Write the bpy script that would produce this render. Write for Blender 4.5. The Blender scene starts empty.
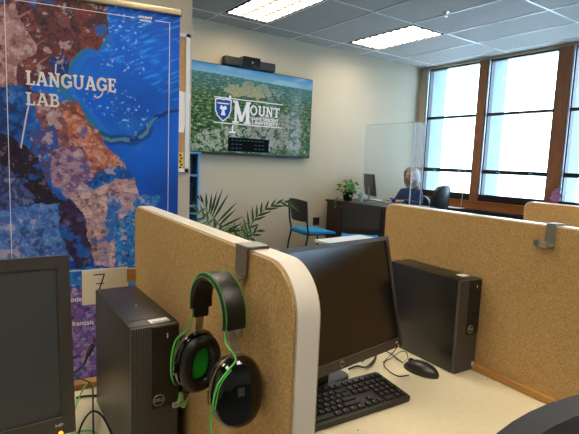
import bpy, bmesh, math, random
from mathutils import Vector, Matrix, noise
random.seed(7)
PI = math.pi
S = bpy.context.scene
C = S.collection

# ------------------------------------------------------------------ camera geometry (metres, camera 1.35 m above floor)
FPX, PITCH, ROLL, YAW, PA = 472.31, 0.115515, 0.039846, 0.617645, 0.060319
CAM = Vector((0, 0, 1.35))
Fw = Vector((math.sin(YAW)*math.cos(PITCH), math.cos(YAW)*math.cos(PITCH), -math.sin(PITCH)))
R0 = Vector((math.cos(YAW), -math.sin(YAW), 0)); U0 = R0.cross(Fw)
Rt = math.cos(ROLL)*R0 + math.sin(ROLL)*U0; Up = -math.sin(ROLL)*R0 + math.cos(ROLL)*U0
def ray(x, y): return Fw + Rt*((x-289.5)/FPX) - Up*((y-217)/FPX)
def at_x(x, y, v): d = ray(x, y); return CAM + d*(v/d.x)
def at_y(x, y, v): d = ray(x, y); return CAM + d*(v/d.y)
def at_z(x, y, h): d = ray(x, y); return CAM + d*((h-CAM.z)/d.z)
def at_d(x, y, f): return CAM + ray(x, y)*f
# cubicle frame: u runs along the felt partitions (away), v to the right
PU = Vector((math.sin(PA), math.cos(PA), 0)); PV = Vector((math.cos(PA), -math.sin(PA), 0))
def pf(v, u, z=0): return PU*u + PV*v + Vector((0, 0, z))
def uvz(p): return Vector((p.dot(PV), p.dot(PU), p.z))      # -> (v,u,z)

# ------------------------------------------------------------------ materials
def lin(h):
    h = h.lstrip('#'); r = []
    for i in (0, 2, 4):
        c = int(h[i:i+2], 16)/255
        r.append(c/12.92 if c <= .04045 else ((c+.055)/1.055)**2.4)
    return (*r, 1)
def mat(name, col, rough=.5, metal=0, col2=None, scale=20, bump=0, bscale=None, spec=.5, coat=0, detail=3, stretch=None, trans=0, alpha=1):
    m = bpy.data.materials.new(name); m.use_nodes = True; n = m.node_tree; N = n.nodes; L = n.links
    b = N['Principled BSDF']
    b.inputs['Base Color'].default_value = lin(col); b.inputs['Roughness'].default_value = rough
    b.inputs['Metallic'].default_value = metal; b.inputs['Specular IOR Level'].default_value = spec
    b.inputs['Coat Weight'].default_value = coat; b.inputs['Alpha'].default_value = alpha
    b.inputs['Transmission Weight'].default_value = trans
    tc = N.new('ShaderNodeTexCoord'); src = tc.outputs['Object']
    if stretch:
        mp = N.new('ShaderNodeMapping'); mp.inputs['Scale'].default_value = stretch
        L.new(src, mp.inputs[0]); src = mp.outputs[0]
    nz = N.new('ShaderNodeTexNoise'); nz.inputs['Scale'].default_value = scale; nz.inputs['Detail'].default_value = detail
    L.new(src, nz.inputs['Vector'])
    if col2:
        cr = N.new('ShaderNodeValToRGB'); cr.color_ramp.elements[0].color = lin(col); cr.color_ramp.elements[1].color = lin(col2)
        cr.color_ramp.elements[0].position = .35; cr.color_ramp.elements[1].position = .65
        L.new(nz.outputs['Fac'], cr.inputs[0]); L.new(cr.outputs[0], b.inputs['Base Color'])
    else:
        mx = N.new('ShaderNodeMixRGB'); mx.inputs[0].default_value = .06; mx.blend_type = 'MULTIPLY'
        mx.inputs[1].default_value = lin(col); L.new(nz.outputs['Fac'], mx.inputs[2]); L.new(mx.outputs[0], b.inputs['Base Color'])
    if bump:
        n2 = N.new('ShaderNodeTexNoise'); n2.inputs['Scale'].default_value = bscale or scale; n2.inputs['Detail'].default_value = 3
        L.new(src, n2.inputs['Vector'])
        bp = N.new('ShaderNodeBump'); bp.inputs['Strength'].default_value = bump; bp.inputs['Distance'].default_value = .002
        L.new(n2.outputs['Fac'], bp.inputs['Height']); L.new(bp.outputs[0], b.inputs['Normal'])
    return m
def emis(name, col, st):
    m = bpy.data.materials.new(name); m.use_nodes = True; n = m.node_tree; n.nodes.clear()
    e = n.nodes.new('ShaderNodeEmission'); e.inputs[0].default_value = lin(col); e.inputs[1].default_value = st
    o = n.nodes.new('ShaderNodeOutputMaterial'); n.links.new(e.outputs[0], o.inputs[0]); return m
def attr_mat(name, emit=0, rough=.4, strength=1):
    m = bpy.data.materials.new(name); m.use_nodes = True; N = m.node_tree.nodes; L = m.node_tree.links
    b = N['Principled BSDF']; a = N.new('ShaderNodeAttribute'); a.attribute_name = 'art'
    b.inputs['Roughness'].default_value = rough; b.inputs['Specular IOR Level'].default_value = .3
    if emit:
        b.inputs['Base Color'].default_value = (0.01, .01, .01, 1)
        L.new(a.outputs['Color'], b.inputs['Emission Color']); b.inputs['Emission Strength'].default_value = emit
    else: L.new(a.outputs['Color'], b.inputs['Base Color'])
    return m
def mesh_grille(name, k=900, hole='#040404', web='#5a5652'):
    m = mat(name, web, .45); N = m.node_tree.nodes; L = m.node_tree.links; b = N['Principled BSDF']
    tc = N.new('ShaderNodeTexCoord'); sp = N.new('ShaderNodeSeparateXYZ'); L.new(tc.outputs['Object'], sp.inputs[0])
    def M(op, a, bb=None):
        q = N.new('ShaderNodeMath'); q.operation = op
        for i, t in enumerate((a, bb)):
            if t is None: continue
            if isinstance(t, (int, float)): q.inputs[i].default_value = t
            else: L.new(t, q.inputs[i])
        return q.outputs[0]
    a1 = M('ADD', M('MULTIPLY', sp.outputs['X'], k*.8), M('MULTIPLY', sp.outputs['Z'], k))
    a2 = M('SUBTRACT', M('MULTIPLY', sp.outputs['X'], k*.8), M('MULTIPLY', sp.outputs['Z'], k))
    v = M('MULTIPLY', M('SINE', a1), M('SINE', a2)); g = M('GREATER_THAN', v, .02)
    mx = N.new('ShaderNodeMixRGB'); mx.inputs[1].default_value = lin(web); mx.inputs[2].default_value = lin(hole)
    L.new(g, mx.inputs[0]); L.new(mx.outputs[0], b.inputs['Base Color'])
    bp = N.new('ShaderNodeBump'); bp.inputs['Strength'].default_value = .8; bp.inputs['Distance'].default_value = .0015; bp.invert = True
    L.new(g, bp.inputs['Height']); L.new(bp.outputs[0], b.inputs['Normal'])
    return m
def glass_mat(name, tint, gloss=.08):
    m = bpy.data.materials.new(name); m.use_nodes = True; n = m.node_tree; n.nodes.clear(); N = n.nodes; L = n.links
    t = N.new('ShaderNodeBsdfTransparent'); t.inputs[0].default_value = tint
    g = N.new('ShaderNodeBsdfGlossy'); g.inputs['Roughness'].default_value = .02
    fr = N.new('ShaderNodeLayerWeight'); fr.inputs[0].default_value = .12
    ad = N.new('ShaderNodeMath'); ad.operation = 'MULTIPLY_ADD'; ad.inputs[1].default_value = gloss*3; ad.inputs[2].default_value = .015; L.new(fr.outputs['Fresnel'], ad.inputs[0])
    mx = N.new('ShaderNodeMixShader'); L.new(ad.outputs[0], mx.inputs[0]); L.new(t.outputs[0], mx.inputs[1]); L.new(g.outputs[0], mx.inputs[2])
    o = N.new('ShaderNodeOutputMaterial'); L.new(mx.outputs[0], o.inputs[0]); return m

M = dict(
 wall=mat('wall_paint', '#c2b69e', .8, bump=.08, bscale=180),
 wallnear=mat('wall_paint_front', '#b8ad98', .8, bump=.08, bscale=180),
 ceil=mat('ceiling_tile', '#b4b0a8', .9, col2='#9f9b94', scale=150, bump=.35, bscale=180, spec=.2),
 grid=mat('grid_white', '#dcdcda', .35),
 carpet=mat('carpet', '#5a5a5c', .95, col2='#48484a', scale=300, bump=.5),
 felt=mat('partition_felt', '#c8a776', .97, col2='#a88856', scale=250, bump=.5, bscale=420, spec=.1, detail=9),
 trim=mat('cream_edge_trim', '#e0d6c8', .28, spec=.5),
 trimgrey=mat('pale_edge_trim', '#e4dad0', .3, spec=.5),
 desk=mat('desk_laminate', '#e2d8ba', .42, col2='#ded3b4', scale=60, bump=.03, bscale=500),
 oak=mat('oak_strip', '#b98a4a', .5, col2='#a67a3c', scale=8, stretch=(6, 1, 12)),
 column=mat('window_column_wood', '#96603c', .55, col2='#885232', scale=6, stretch=(8, 8, 1)),
 sillwood=mat('window_sill_wood', '#a5672f', .5, col2='#965a28', scale=6, stretch=(4, 1, 8)),
 frame=mat('dark_bronze_frame', '#2c2624', .4, metal=.3),
 alu=mat('silver_trim', '#b9c3cc', .35, metal=.6),
 concrete=mat('pale_concrete', '#86969c', .8, col2='#7c8c92', scale=5),
 snow=mat('snow', '#ffffff', .9),
 bark=mat('grey_bark', '#b8b4b4', .9),
 glass=glass_mat('window_glass', (.96, .985, 1, 1), .1), plexi=glass_mat('clear_acrylic', (.955, .975, .98, 1), .12),
 plexiedge=mat('acrylic_edge', '#d4e2e8', .2, alpha=.75),
 black=mat('black_plastic', '#161514', .42), blackm=mat('matte_black_case', '#141311', .36, spec=.75, bump=.15, bscale=900),
 blackg=mat('gloss_black', '#050505', .08, coat=.6), screen=mat('dark_screen', '#06080e', .2, spec=1),
 screen2=mat('matte_screen', '#34373a', .45, spec=1), bezel=mat('monitor_bezel', '#38342f', .42, spec=.8),
 grille=mesh_grille('perforated_grille'), sticker=mat('white_sticker', '#e8e6e2', .5), white=mat('white_mark', '#dedede', .5),
 key=mat('key_plastic', '#1b1a1a', .45), kb=mat('keyboard_plastic', '#211f1e', .45),
 steel=mat('brushed_steel', '#b5b0a6', .28, metal=1), hooksil=mat('silver_hook_metal', '#a7a7a2', .35, metal=.9), hookblk=mat('dark_strap_metal', '#857a6e', .4, metal=.5),
 leather=mat('black_leather', '#12110f', .38, bump=.2, bscale=300), cush=mat('cushion_leather', '#0c0b0a', .42, bump=.15, bscale=300),
 green=mat('bright_green_cord', '#5cc95c', .45), greenpad=mat('green_mesh', '#2ad03c', .85, col2='#1cb02c', scale=900),
 brass=mat('warm_steel', '#b69a6c', .3, metal=.9),
 blueseat=mat('blue_seat_fabric', '#0d83bd', .85, bump=.2, bscale=400), meshback=mat('dark_mesh_fabric', '#3c3b3a', .8, bump=.2, bscale=600),
 dfab=mat('charcoal_chair_fabric', '#3e404a', .85, col2='#32343c', scale=500, bump=.4, bscale=500),
 dwood=mat('dark_brown_wood', '#35211c', .35, col2='#2a1915', scale=6, stretch=(1, 8, 8)),
 shelfblue=mat('blue_shelf_laminate', '#5d9bd8', .45), shelfdk=mat('navy_shelf_back', '#0f2544', .6),
 leaf=mat('palm_leaf', '#2f5a2c', .5, col2='#4b7a3a', scale=6), leafl=mat('palm_leaf_light', '#6f9a63', .5), leafp=mat('pothos_leaf', '#2f7a2a', .4, col2='#4f9a38', scale=20),
 stem=mat('green_stem', '#5f7a3a', .6), pot=mat('black_pot', '#14110f', .35), soil=mat('soil', '#2a1c12', .95),
 navy=mat('navy_knit', '#16305c', .85, bump=.2, bscale=200), greyknit=mat('grey_sleeve', '#5d6a7c', .85), skin=mat('skin', '#c48f7c', .5), hair=mat('pale_hair', '#a99a98', .6, col2='#8b7b7a', scale=30, stretch=(1, 1, .2)),
 eye=mat('eye_dark', '#1a1210', .3), lip=mat('lip', '#9a5648', .5),
 cork=mat('cork', '#c09a68', .9, col2='#ad875a', scale=120, bump=.3), paper=mat('paper', '#ecebe6', .7), paper2=mat('yellow_paper', '#d9b352', .7),
 rail=mat('banner_rail', '#cdbb98', .3, metal=.5), magenta=mat('orchid_petal', '#a066a8', .6, col2='#c08cc4', scale=40),
 card=mat('cream_card', '#e3dcc8', .6), ink=mat('black_ink', '#1a1a18', .6), led=emis('orange_led', '#ff9a20', 3),
 blueglass=mat('pale_blue_glass', '#9cc4d4', .15), papwhite=mat('white_table_laminate', '#dcdfe2', .4),
 convector=mat('convector_black', '#16130f', .45), outlet=mat('dark_outlet_plate', '#1c1815', .5),
 lamp=None, blade=mat('louvre_darkened', '#a89c84', .6))  # blade colour darkened to stand in for shading between the louvre cells
M['lamp'] = emis('fluorescent_diffuser', '#fff0d8', 20)

# ------------------------------------------------------------------ mesh builder
class MB:
    def __init__(s): s.bm = bmesh.new()
    def _x(s, vs, mt):
        if mt is not None: bmesh.ops.transform(s.bm, matrix=mt, verts=vs)
        return vs
    def box(s, x0, x1, y0, y1, z0, z1, mt=None, bev=0, seg=2):
        r = bmesh.ops.create_cube(s.bm, size=1)['verts']
        for v in r: v.co = Vector(((x0+x1)/2+v.co.x*(x1-x0), (y0+y1)/2+v.co.y*(y1-y0), (z0+z1)/2+v.co.z*(z1-z0)))
        if bev:
            es = list({e for v in r for e in v.link_edges})
            g = bmesh.ops.bevel(s.bm, geom=es, offset=bev, segments=seg, affect='EDGES', profile=.5)
            r = list({v for f in g['faces'] for v in f.verts} | {v for v in r if v.is_valid})
        s._x(r, mt); return s
    def tube(s, pts, r, n=8, cap=True):
        pts = [Vector(p) for p in pts]; rs = r if isinstance(r, (list, tuple)) else [r]*len(pts); rings = []
        up = None
        for i, p in enumerate(pts):
            t = (pts[min(i+1, len(pts)-1)]-pts[max(i-1, 0)]).normalized()
            if up is None: up = t.orthogonal().normalized()
            up = (up - t*up.dot(t)); up = up.normalized() if up.length > 1e-6 else t.orthogonal().normalized()
            w = t.cross(up)
            rings.append([s.bm.verts.new(p + (up*math.cos(a)+w*math.sin(a))*rs[i]) for a in [2*PI*k/n for k in range(n)]])
        for a, b in zip(rings, rings[1:]):
            for k in range(n): s.bm.faces.new((a[k], a[(k+1) % n], b[(k+1) % n], b[k]))
        if cap: s.bm.faces.new(rings[0][::-1]); s.bm.faces.new(rings[-1])
        return s
    def lathe(s, prof, n=24, mt=None):
        rings = []
        for r, z in prof:
            rings.append([s.bm.verts.new((max(r, 1e-4)*math.cos(2*PI*k/n), max(r, 1e-4)*math.sin(2*PI*k/n), z)) for k in range(n)])
        for a, b in zip(rings, rings[1:]):
            for k in range(n): s.bm.faces.new((a[k], a[(k+1) % n], b[(k+1) % n], b[k]))
        s.bm.faces.new(rings[0][::-1]); s.bm.faces.new(rings[-1])
        s._x([v for r in rings for v in r], mt); return s
    def prism(s, poly, a, b, axis='y', mt=None, bev=0):
        def mk(p, t): return {'x': (t, p[0], p[1]), 'y': (p[0], t, p[1]), 'z': (p[0], p[1], t)}[axis]
        A = [s.bm.verts.new(mk(p, a)) for p in poly]; B = [s.bm.verts.new(mk(p, b)) for p in poly]; n = len(poly)
        fs = [s.bm.faces.new(A), s.bm.faces.new(B[::-1])]
        for k in range(n): fs.append(s.bm.faces.new((A[k], B[k], B[(k+1) % n], A[(k+1) % n])))
        vs = A+B
        if bev:
            es = [e for e in fs[0].edges] + [e for e in fs[1].edges]
            g = bmesh.ops.bevel(s.bm, geom=es, offset=bev, segments=4, affect='EDGES', profile=.5)
            vs = list({v for f in g['faces'] for v in f.verts} | {v for v in vs if v.is_valid})
        s._x(vs, mt); return s
    def sphere(s, c, r, sc=(1, 1, 1), u=20, v=12, mt=None):
        g = bmesh.ops.create_uvsphere(s.bm, u_segments=u, v_segments=v, radius=r)['verts']
        for q in g: q.co = Vector((q.co.x*sc[0], q.co.y*sc[1], q.co.z*sc[2])) + Vector(c)
        s._x(g, mt); return s
    def quad(s, *ps): s.bm.faces.new([s.bm.verts.new(p) for p in ps]); return s
    def sweep(s, path, frames, prof, closed=False):      # path pts, frames (ax, ay), 2-D profile
        rings = [[s.bm.verts.new(p+fx*q[0]+fy*q[1]) for q in prof] for p, (fx, fy) in zip(path, frames)]
        n = len(prof); rr = list(zip(rings, rings[1:])) + ([(rings[-1], rings[0])] if closed else [])
        for a, b in rr:
            for k in range(n): s.bm.faces.new((a[k], a[(k+1) % n], b[(k+1) % n], b[k]))
        if not closed: s.bm.faces.new(rings[0][::-1]); s.bm.faces.new(rings[-1])
        return s
    def build(s, name, m, parent=None, smooth=False, sharp=40):
        bmesh.ops.recalc_face_normals(s.bm, faces=s.bm.faces)
        me = bpy.data.meshes.new(name); s.bm.to_mesh(me); s.bm.free()
        o = bpy.data.objects.new(name, me); C.objects.link(o); me.materials.append(m)
        if smooth:
            me.polygons.foreach_set('use_smooth', [True]*len(me.polygons))
            try: me.set_sharp_from_angle(angle=math.radians(sharp))
            except Exception: pass
        if parent: o.parent = parent
        return o
def tag(o, label=None, cat=None, group=None, kind=None):
    if label: o['label'] = label
    if cat: o['category'] = cat
    if group: o['group'] = group
    if kind: o['kind'] = kind
    return o
def thing(name, label, cat, loc=(0, 0, 0), rz=0, group=None):
    o = bpy.data.objects.new(name, None); C.objects.link(o); o.empty_display_size = .05
    o.location = loc; o.rotation_euler = (0, 0, rz); return tag(o, label, cat, group)
def struct(name, mb, m, smooth=False): return tag(mb.build(name, m, None, smooth), kind='structure')
def dup(o, parent=None):
    c = o.copy(); C.objects.link(c); c.parent = parent
    for ch in list(o.children): dup(ch, c)
    return c
def rrect(x0, x1, z0, z1, r, n=6):
    if not isinstance(r, (list, tuple)): r = [r]*4
    out = []
    for (cx, cz, a0, q) in ((x1-r[0], z1-r[0], 0, r[0]), (x0+r[1], z1-r[1], 90, r[1]), (x0+r[2], z0+r[2], 180, r[2]), (x1-r[3], z0+r[3], 270, r[3])):
        if q < 1e-4: out.append((cx, cz)); continue
        for k in range(n+1):
            a = math.radians(a0+90*k/n); out.append((cx+q*math.cos(a), cz+q*math.sin(a)))
    return out
def spline(pts, n=8):
    pts = [Vector(p) for p in pts]; out = []
    for i in range(len(pts)-1):
        p0 = pts[max(i-1, 0)]; p1 = pts[i]; p2 = pts[i+1]; p3 = pts[min(i+2, len(pts)-1)]
        for k in range(n):
            t = k/n
            out.append(.5*((2*p1)+(-p0+p2)*t+(2*p0-5*p1+4*p2-p3)*t*t+(-p0+3*p1-3*p2+p3)*t**3))
    return out+[pts[-1]]
def text_mesh(name, s, size, m, parent, mt, squeeze=1, bold=0, thick=.0006):
    cu = bpy.data.curves.new(name, 'FONT'); cu.body = s; cu.size = size; cu.extrude = thick; cu.offset = bold
    cu.align_x = 'CENTER'; cu.align_y = 'CENTER'
    t = bpy.data.objects.new('tmp', cu); C.objects.link(t); bpy.context.view_layer.update()
    me = bpy.data.meshes.new_from_object(t); bpy.data.objects.remove(t); bpy.data.curves.remove(cu)
    me.transform(Matrix.Diagonal((squeeze, 1, 1, 1))); me.transform(mt)
    o = bpy.data.objects.new(name, me); C.objects.link(o); me.materials.clear(); me.materials.append(m); o.parent = parent; return o
FACE_Y = Matrix.Rotation(PI/2, 4, 'X')          # text facing local -y
def arc(cx, cy, rx, ry, a0, a1, n=12): return [(cx+rx*math.cos(math.radians(a0+(a1-a0)*k/n)), cy+ry*math.sin(math.radians(a0+(a1-a0)*k/n))) for k in range(n+1)]
# slab serif capitals: (advance width, strokes); every stroke (points, weight)
T, H = .19, .12
GL = {
 'L': (.72, [([(.2, 0), (.2, 1)], T), ([(0, .06), (.66, .06)], H), ([(0, .94), (.4, .94)], H), ([(.62, 0), (.62, .3)], H)]),
 'A': (.92, [([(.14, .05), (.42, .95)], .13), ([(.5, .95), (.78, .05)], T), ([(.24, .33), (.68, .33)], H), ([(0, .06), (.3, .06)], H), ([(.6, .06), (.92, .06)], H), ([(.3, .94), (.55, .94)], H)]),
 'N': (.96, [([(.2, 0), (.2, 1)], .14), ([(.2, .95), (.74, .08)], T), ([(.76, 0), (.76, 1)], .14), ([(0, .06), (.38, .06)], H), ([(0, .94), (.3, .94)], H), ([(.58, .94), (.94, .94)], H)]),
 'G': (.9, [(arc(.46, .5, .36, .42, 50, 330, 18), T), ([(.78, .12), (.78, .45)], T), ([(.52, .45), (.9, .45)], H), ([(.76, .68), (.76, .95)], H)]),
 'U': (.96, [([(.2, 1), (.2, .35)]+arc(.48, .35, .28, .29, 180, 360, 10)+[(.76, 1)], .16), ([(0, .94), (.38, .94)], H), ([(.6, .94), (.94, .94)], H)]),
 'E': (.76, [([(.2, 0), (.2, 1)], T), ([(0, .06), (.7, .06)], H), ([(0, .94), (.68, .94)], H), ([(.2, .52), (.52, .52)], H), ([(.65, 0), (.65, .28)], H), ([(.63, .72), (.63, 1)], H), ([(.5, .38), (.5, .66)], .08)]),
 'B': (.82, [([(.2, 0), (.2, 1)], T), ([(0, .06), (.45, .06)]+arc(.45, .29, .24, .23, -90, 90, 8)+[(.2, .52)], .15), ([(0, .94), (.42, .94)]+arc(.42, .73, .2, .21, 90, -90, 8)+[(.2, .52)], .15)]),
 'M': (1.2, [([(.2, 0), (.2, 1)], .12), ([(.2, .96), (.58, .1)], T), ([(.58, .1), (.96, .96)], .12), ([(.98, 0), (.98, 1)], T), ([(0, .04), (.4, .04)], .08), ([(.76, .04), (1.18, .04)], .08), ([(0, .96), (.26, .96)], .08), ([(.94, .96), (1.18, .96)], .08)]),
 'O': (.98, [(arc(.47, .5, .37, .43, 0, 360, 24), .15)]),
 'T': (.86, [([(.42, 0), (.42, 1)], T), ([(0, .94), (.84, .94)], H), ([(.22, .05), (.62, .05)], .1), ([(.05, .72), (.05, 1)], .1), ([(.79, .72), (.79, 1)], .1)]),
}
def slab(name, s, x0, z0, w, h, m, parent, y=-.002, slope=0):
    mb = MB(); tot = sum(GL[c][0] for c in s)+.06*(len(s)-1); k = w/tot; x = 0
    for c in s:
        adv, st = GL[c]
        for pts, wt in st:
            P = [Vector(((x+p[0])*k, p[1]*h)) for p in pts]
            for a, b in zip(P, P[1:]):
                d = (b-a)
                if d.length < 1e-6: continue
                d.normalize(); nn = Vector((-d.y, d.x))*wt*h*.5; e = d*(wt*h*.18 if len(P) > 2 else 0)
                q = [a-e-nn, b+e-nn, b+e+nn, a-e+nn]
                mb.prism([(x0+p.x, z0+p.y+slope*p.x) for p in q], y, y-.0008, 'y')
        x += adv+.06
    return mb.build(name, m, parent)

# ================================================================== ROOM SHELL
CZ, YW, XW = 2.97, 5.32, 6.343
XL, YB = -2.6, -5.3
struct('floor', MB().box(XL-.1, XW+.2, YB-.1, YW+.1, -.1, 0), M['carpet'])
struct('ceiling', MB().box(XL-.1, XW+.2, YB-.1, YW+.1, CZ, CZ+.1), M['ceil'])
struct('wall_back', MB().box(XL-.1, XW, YW, YW+.1, 0, CZ), M['wall'])
struct('wall_left', MB().box(XL-.1, XL, YB, YW, 0, CZ), M['wall'])
struct('wall_front', MB().box(XL-.1, XW, YB-.1, YB, 0, CZ), M['wall'])
struct('wall_inner', MB().box(XL, 1.466, 3.4, 3.52, 0, CZ), M['wallnear'])
struct('baseboard_back', MB().box(XL, XW, YW-.015, YW, 0, .1), M['frame'])
# ceiling grid
xs = [5.54-.613*k for k in range(-1, 14)]; ys = [5.02-1.22*k for k in range(0, 9)]
g = MB()
for x in xs: g.box(x-.009, x+.009, YB, YW, CZ-.006, CZ+.001)
for y in ys: g.box(XL, XW, y-.009, y+.009, CZ-.0055, CZ+.001)
struct('trim_1', g, M['grid'])
# window wall: bays, wood columns, sills
bays = [(4.25, 5.20), (3.13, 4.12), (1.98, 2.97), (.86, 1.84), (-.28, .72), (-1.42, -.42), (-2.56, -1.56), (-3.7, -2.7), (-4.84, -3.84)]
colm = [(5.20, YW)]+[(bays[i+1][1], bays[i][0]) for i in range(len(bays)-1)]+[(YB, -4.84)]
g = MB().box(XW+.03, XW+.16, YB, YW, 0, .885).box(XW, XW+.16, YB, YW, 2.93, CZ); struct('wall_right', g, M['wall'])
for i, (a, b) in enumerate(colm):
    g = MB().box(XW-.02, XW+.14, a, b, .84, 2.93)
    struct('trim_%d' % (i+2), g, M['wall'] if i == 0 else M['column'])
    struct('trim_%d' % (i+20), MB().box(XW+.141, XW+.5, a-(0 if i else 0), b+(.3 if i == 0 else 0), .3, 3.3), M['concrete'])
struct('trim_40', MB().box(XW-.005, XW+.03, YB, YW, .76, .885).box(XW-.03, XW+.04, YB, YW, .868, .886), M['sillwood'])
struct('trim_41', MB().box(XW+.14, XW+.5, YB, YW+.3, 3.0, 3.4), M['concrete'])
for i, (a, b) in enumerate(bays):
    w = bpy.data.objects.new('window_%d' % (i+1), None); C.objects.link(w); w.location = (XW, (a+b)/2, .886); w['kind'] = 'structure'
    h = (b-a)/2; zb = lambda z: z-.886
    f = MB().box(.03, .11, -h, -h+.035, 0, zb(2.93)).box(.03, .11, h-.035, h, 0, zb(2.93))
    f.box(.02, .11, -h, h, 0, .1).box(.03, .11, -h, h, zb(2.905), zb(2.93))
    f.box(.03, .11, -h, h, zb(1.295), zb(1.352)).box(.03, .11, -h, h, zb(2.135), zb(2.172))
    f.build('window_frame', M['frame'], w)
    MB().box(.0, .03, h-.022, h-.002, .1, zb(2.93)).build('silver_bead', M['alu'], w)
    for z0, z1 in ((.986, 1.295), (1.352, 2.135), (2.172, 2.905)):
        MB().box(.066, .072, -h+.03, h-.03, zb(z0)-.003, zb(z1)+.003).build('pane', M['glass'], w)
    for yy in (-.25, 0.22): MB().box(.022, .03, yy-.03, yy+.03, zb(1.31), zb(1.33)).build('latch', M['alu'], w)
# convector under the windows
cv = thing('convector_heater', 'long black slotted heater cover running below the windows', 'heater', (XW-.13, 0, 0))
MB().box(-.12, .12, YB+.05, YW-.02, 0, .735).build('cover', M['convector'], cv)
g = MB()
yy = YB+.1
while yy < YW-.06: g.box(-.11, .11, yy, yy+.012, .735, .755); yy += .04
g.box(-.12, -.105, YB+.05, YW-.02, .735, .76).box(.1, .12, YB+.05, YW-.02, .735, .76)
g.build('slotted_grille', M['black'], cv)
# outside
struct('ground', MB().box(XW+1, 140, -80, 120, -3.3, -3.0), M['snow'])
def bare_tree(loc, sc, label):
    t = thing('bare_tree', label, 'tree', loc); g = MB()
    def br(p, d, l, r, k):
        q = p+d*l; g.tube([p, p+d*l*.5+Vector((random.uniform(-1, 1), random.uniform(-1, 1), 0))*l*.05, q], [r, r*.8, r*.6], 5)
        if k == 0: return
        for j in range(3):
            nd = (d+Vector((random.uniform(-1, 1), random.uniform(-1, 1), random.uniform(-.1, .6)))*.75).normalized()
            br(q, nd, l*random.uniform(.6, .8), r*.6, k-1)
    br(Vector((0, 0, 0)), Vector((0, 0, 1)), sc*.28, sc*.02, 4); g.build('trunk_and_twigs', M['bark'], t)
p = at_x(520, 188, 30); bare_tree((p.x, p.y, -3), 2.9, 'faint bare snowy tree outside, low in the second window')

# ================================================================== CEILING LIGHTS
def troffer(x0, x1, y0, y1, label, group=None):
    t = thing('ceiling_light', label, 'ceiling light', ((x0+x1)/2, (y0+y1)/2, CZ), 0, group)
    w, l = (x1-x0)/2, (y1-y0)/2
    f = MB().box(-w, w, -l, -l+.018, -.012, .0).box(-w, w, l-.018, l, -.012, 0).box(-w, -w+.018, -l, l, -.012, 0).box(w-.018, w, -l, l, -.012, 0)
    f.build('frame', M['frame'], t)
    MB().box(-w+.018, w-.018, -l+.018, l-.018, -.004, -.001).build('diffuser', M['lamp'], t)
    g = MB()
    for k in range(1, 3): xx = -w+2*w*k/3; g.box(xx-.012, xx+.012, -l+.018, l-.018, -.02, -.004)
    for k in range(1, 9): yy = -l+2*l*k/9; g.box(-w+.018, w-.018, yy-.009, yy+.009, -.02, -.004)
    g.build('louvre', M['blade'], t); return t
troffer(2.50, 3.06, 3.82, 4.90, 'ceiling light panel nearer the wall screen, partly cut by the top of the picture')
troffer(4.34, 4.90, 3.82, 4.90, 'whole rectangular ceiling light panel left of the ceiling sprinkler')
for (x, y) in ((.66, 1.4), (2.50, 0.19), (-1.18, 1.4), (.66, -1.01), (-1.18, -1.01), (4.34, -1.01), (2.5, -2.2)):  # extra panels out of view, added to light the near area
    troffer(x, x+.56, y, y+1.18, 'unseen ceiling light panel added to light the near desks', 'added ceiling lights outside the view')
p = at_z(446, 12, CZ)
t = thing('sprinkler', 'small metal fire sprinkler head under the ceiling tiles', 'sprinkler', (p.x, p.y, CZ))
MB().lathe([(.035, -.001), (.035, -.006), (.012, -.01), (.01, -.03)], 20).build('escutcheon', M['steel'], t, True)
MB().lathe([(.022, -.046), (.024, -.049), (.004, -.05)], 16).tube([(.008, 0, -.028), (.014, 0, -.036), (.006, 0, -.047)], .002).tube([(-.008, 0, -.028), (-.014, 0, -.036), (-.006, 0, -.047)], .002).build('deflector', M['steel'], t, True)

# ================================================================== FELT PARTITIONS
def partition(v, label, u0, u1, rn, th=.04, side='left', tm='trim'):
    z1 = 1.209; L = u1-u0
    t = thing('desk_partition', label, 'partition', pf(v, (u0+u1)/2, .0), -PA)
    y0, y1 = -L/2, L/2
    outer = rrect(y0, y1, .62, z1, [.03, rn, .005, .005], 10)
    inner = rrect(y0+.004, y1-.004, .624, z1-.004, [.028, rn-.002, .004, .004], 10)
    # core / trim with rounded edge; felt pads proud on both faces
    MB().prism(outer, .002, th-.002, 'x', bev=.014).build('edge_trim', M[tm], t, True)
    MB().prism([(a, b) for a, b in inner], -.0025, .0022, 'x', bev=.0015).build('felt_face', M['felt'], t, True)
    MB().prism([(a, b) for a, b in inner], th-.0022, th+.0025, 'x', bev=.0015).build('felt_face', M['felt'], t, True)
    for yy in (y0+.08, y1-.1):
        MB().box(.006, th-.006, yy-.02, yy+.02, 0, .64).build('foot_post', M['steel'], t)
    return t
partition(.3405, 'tan felt desk divider with cream rounded end, holding the headset', .517, 1.39, .075)
partition(1.265, 'tan felt desk divider behind the right computer tower, with a silver hook', -.25, 1.335, .03, tm='trimgrey')
partition(2.15, 'far tan felt desk divider with rounded corner below the orchid', -.25, 1.325, .03, tm='trimgrey')

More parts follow.
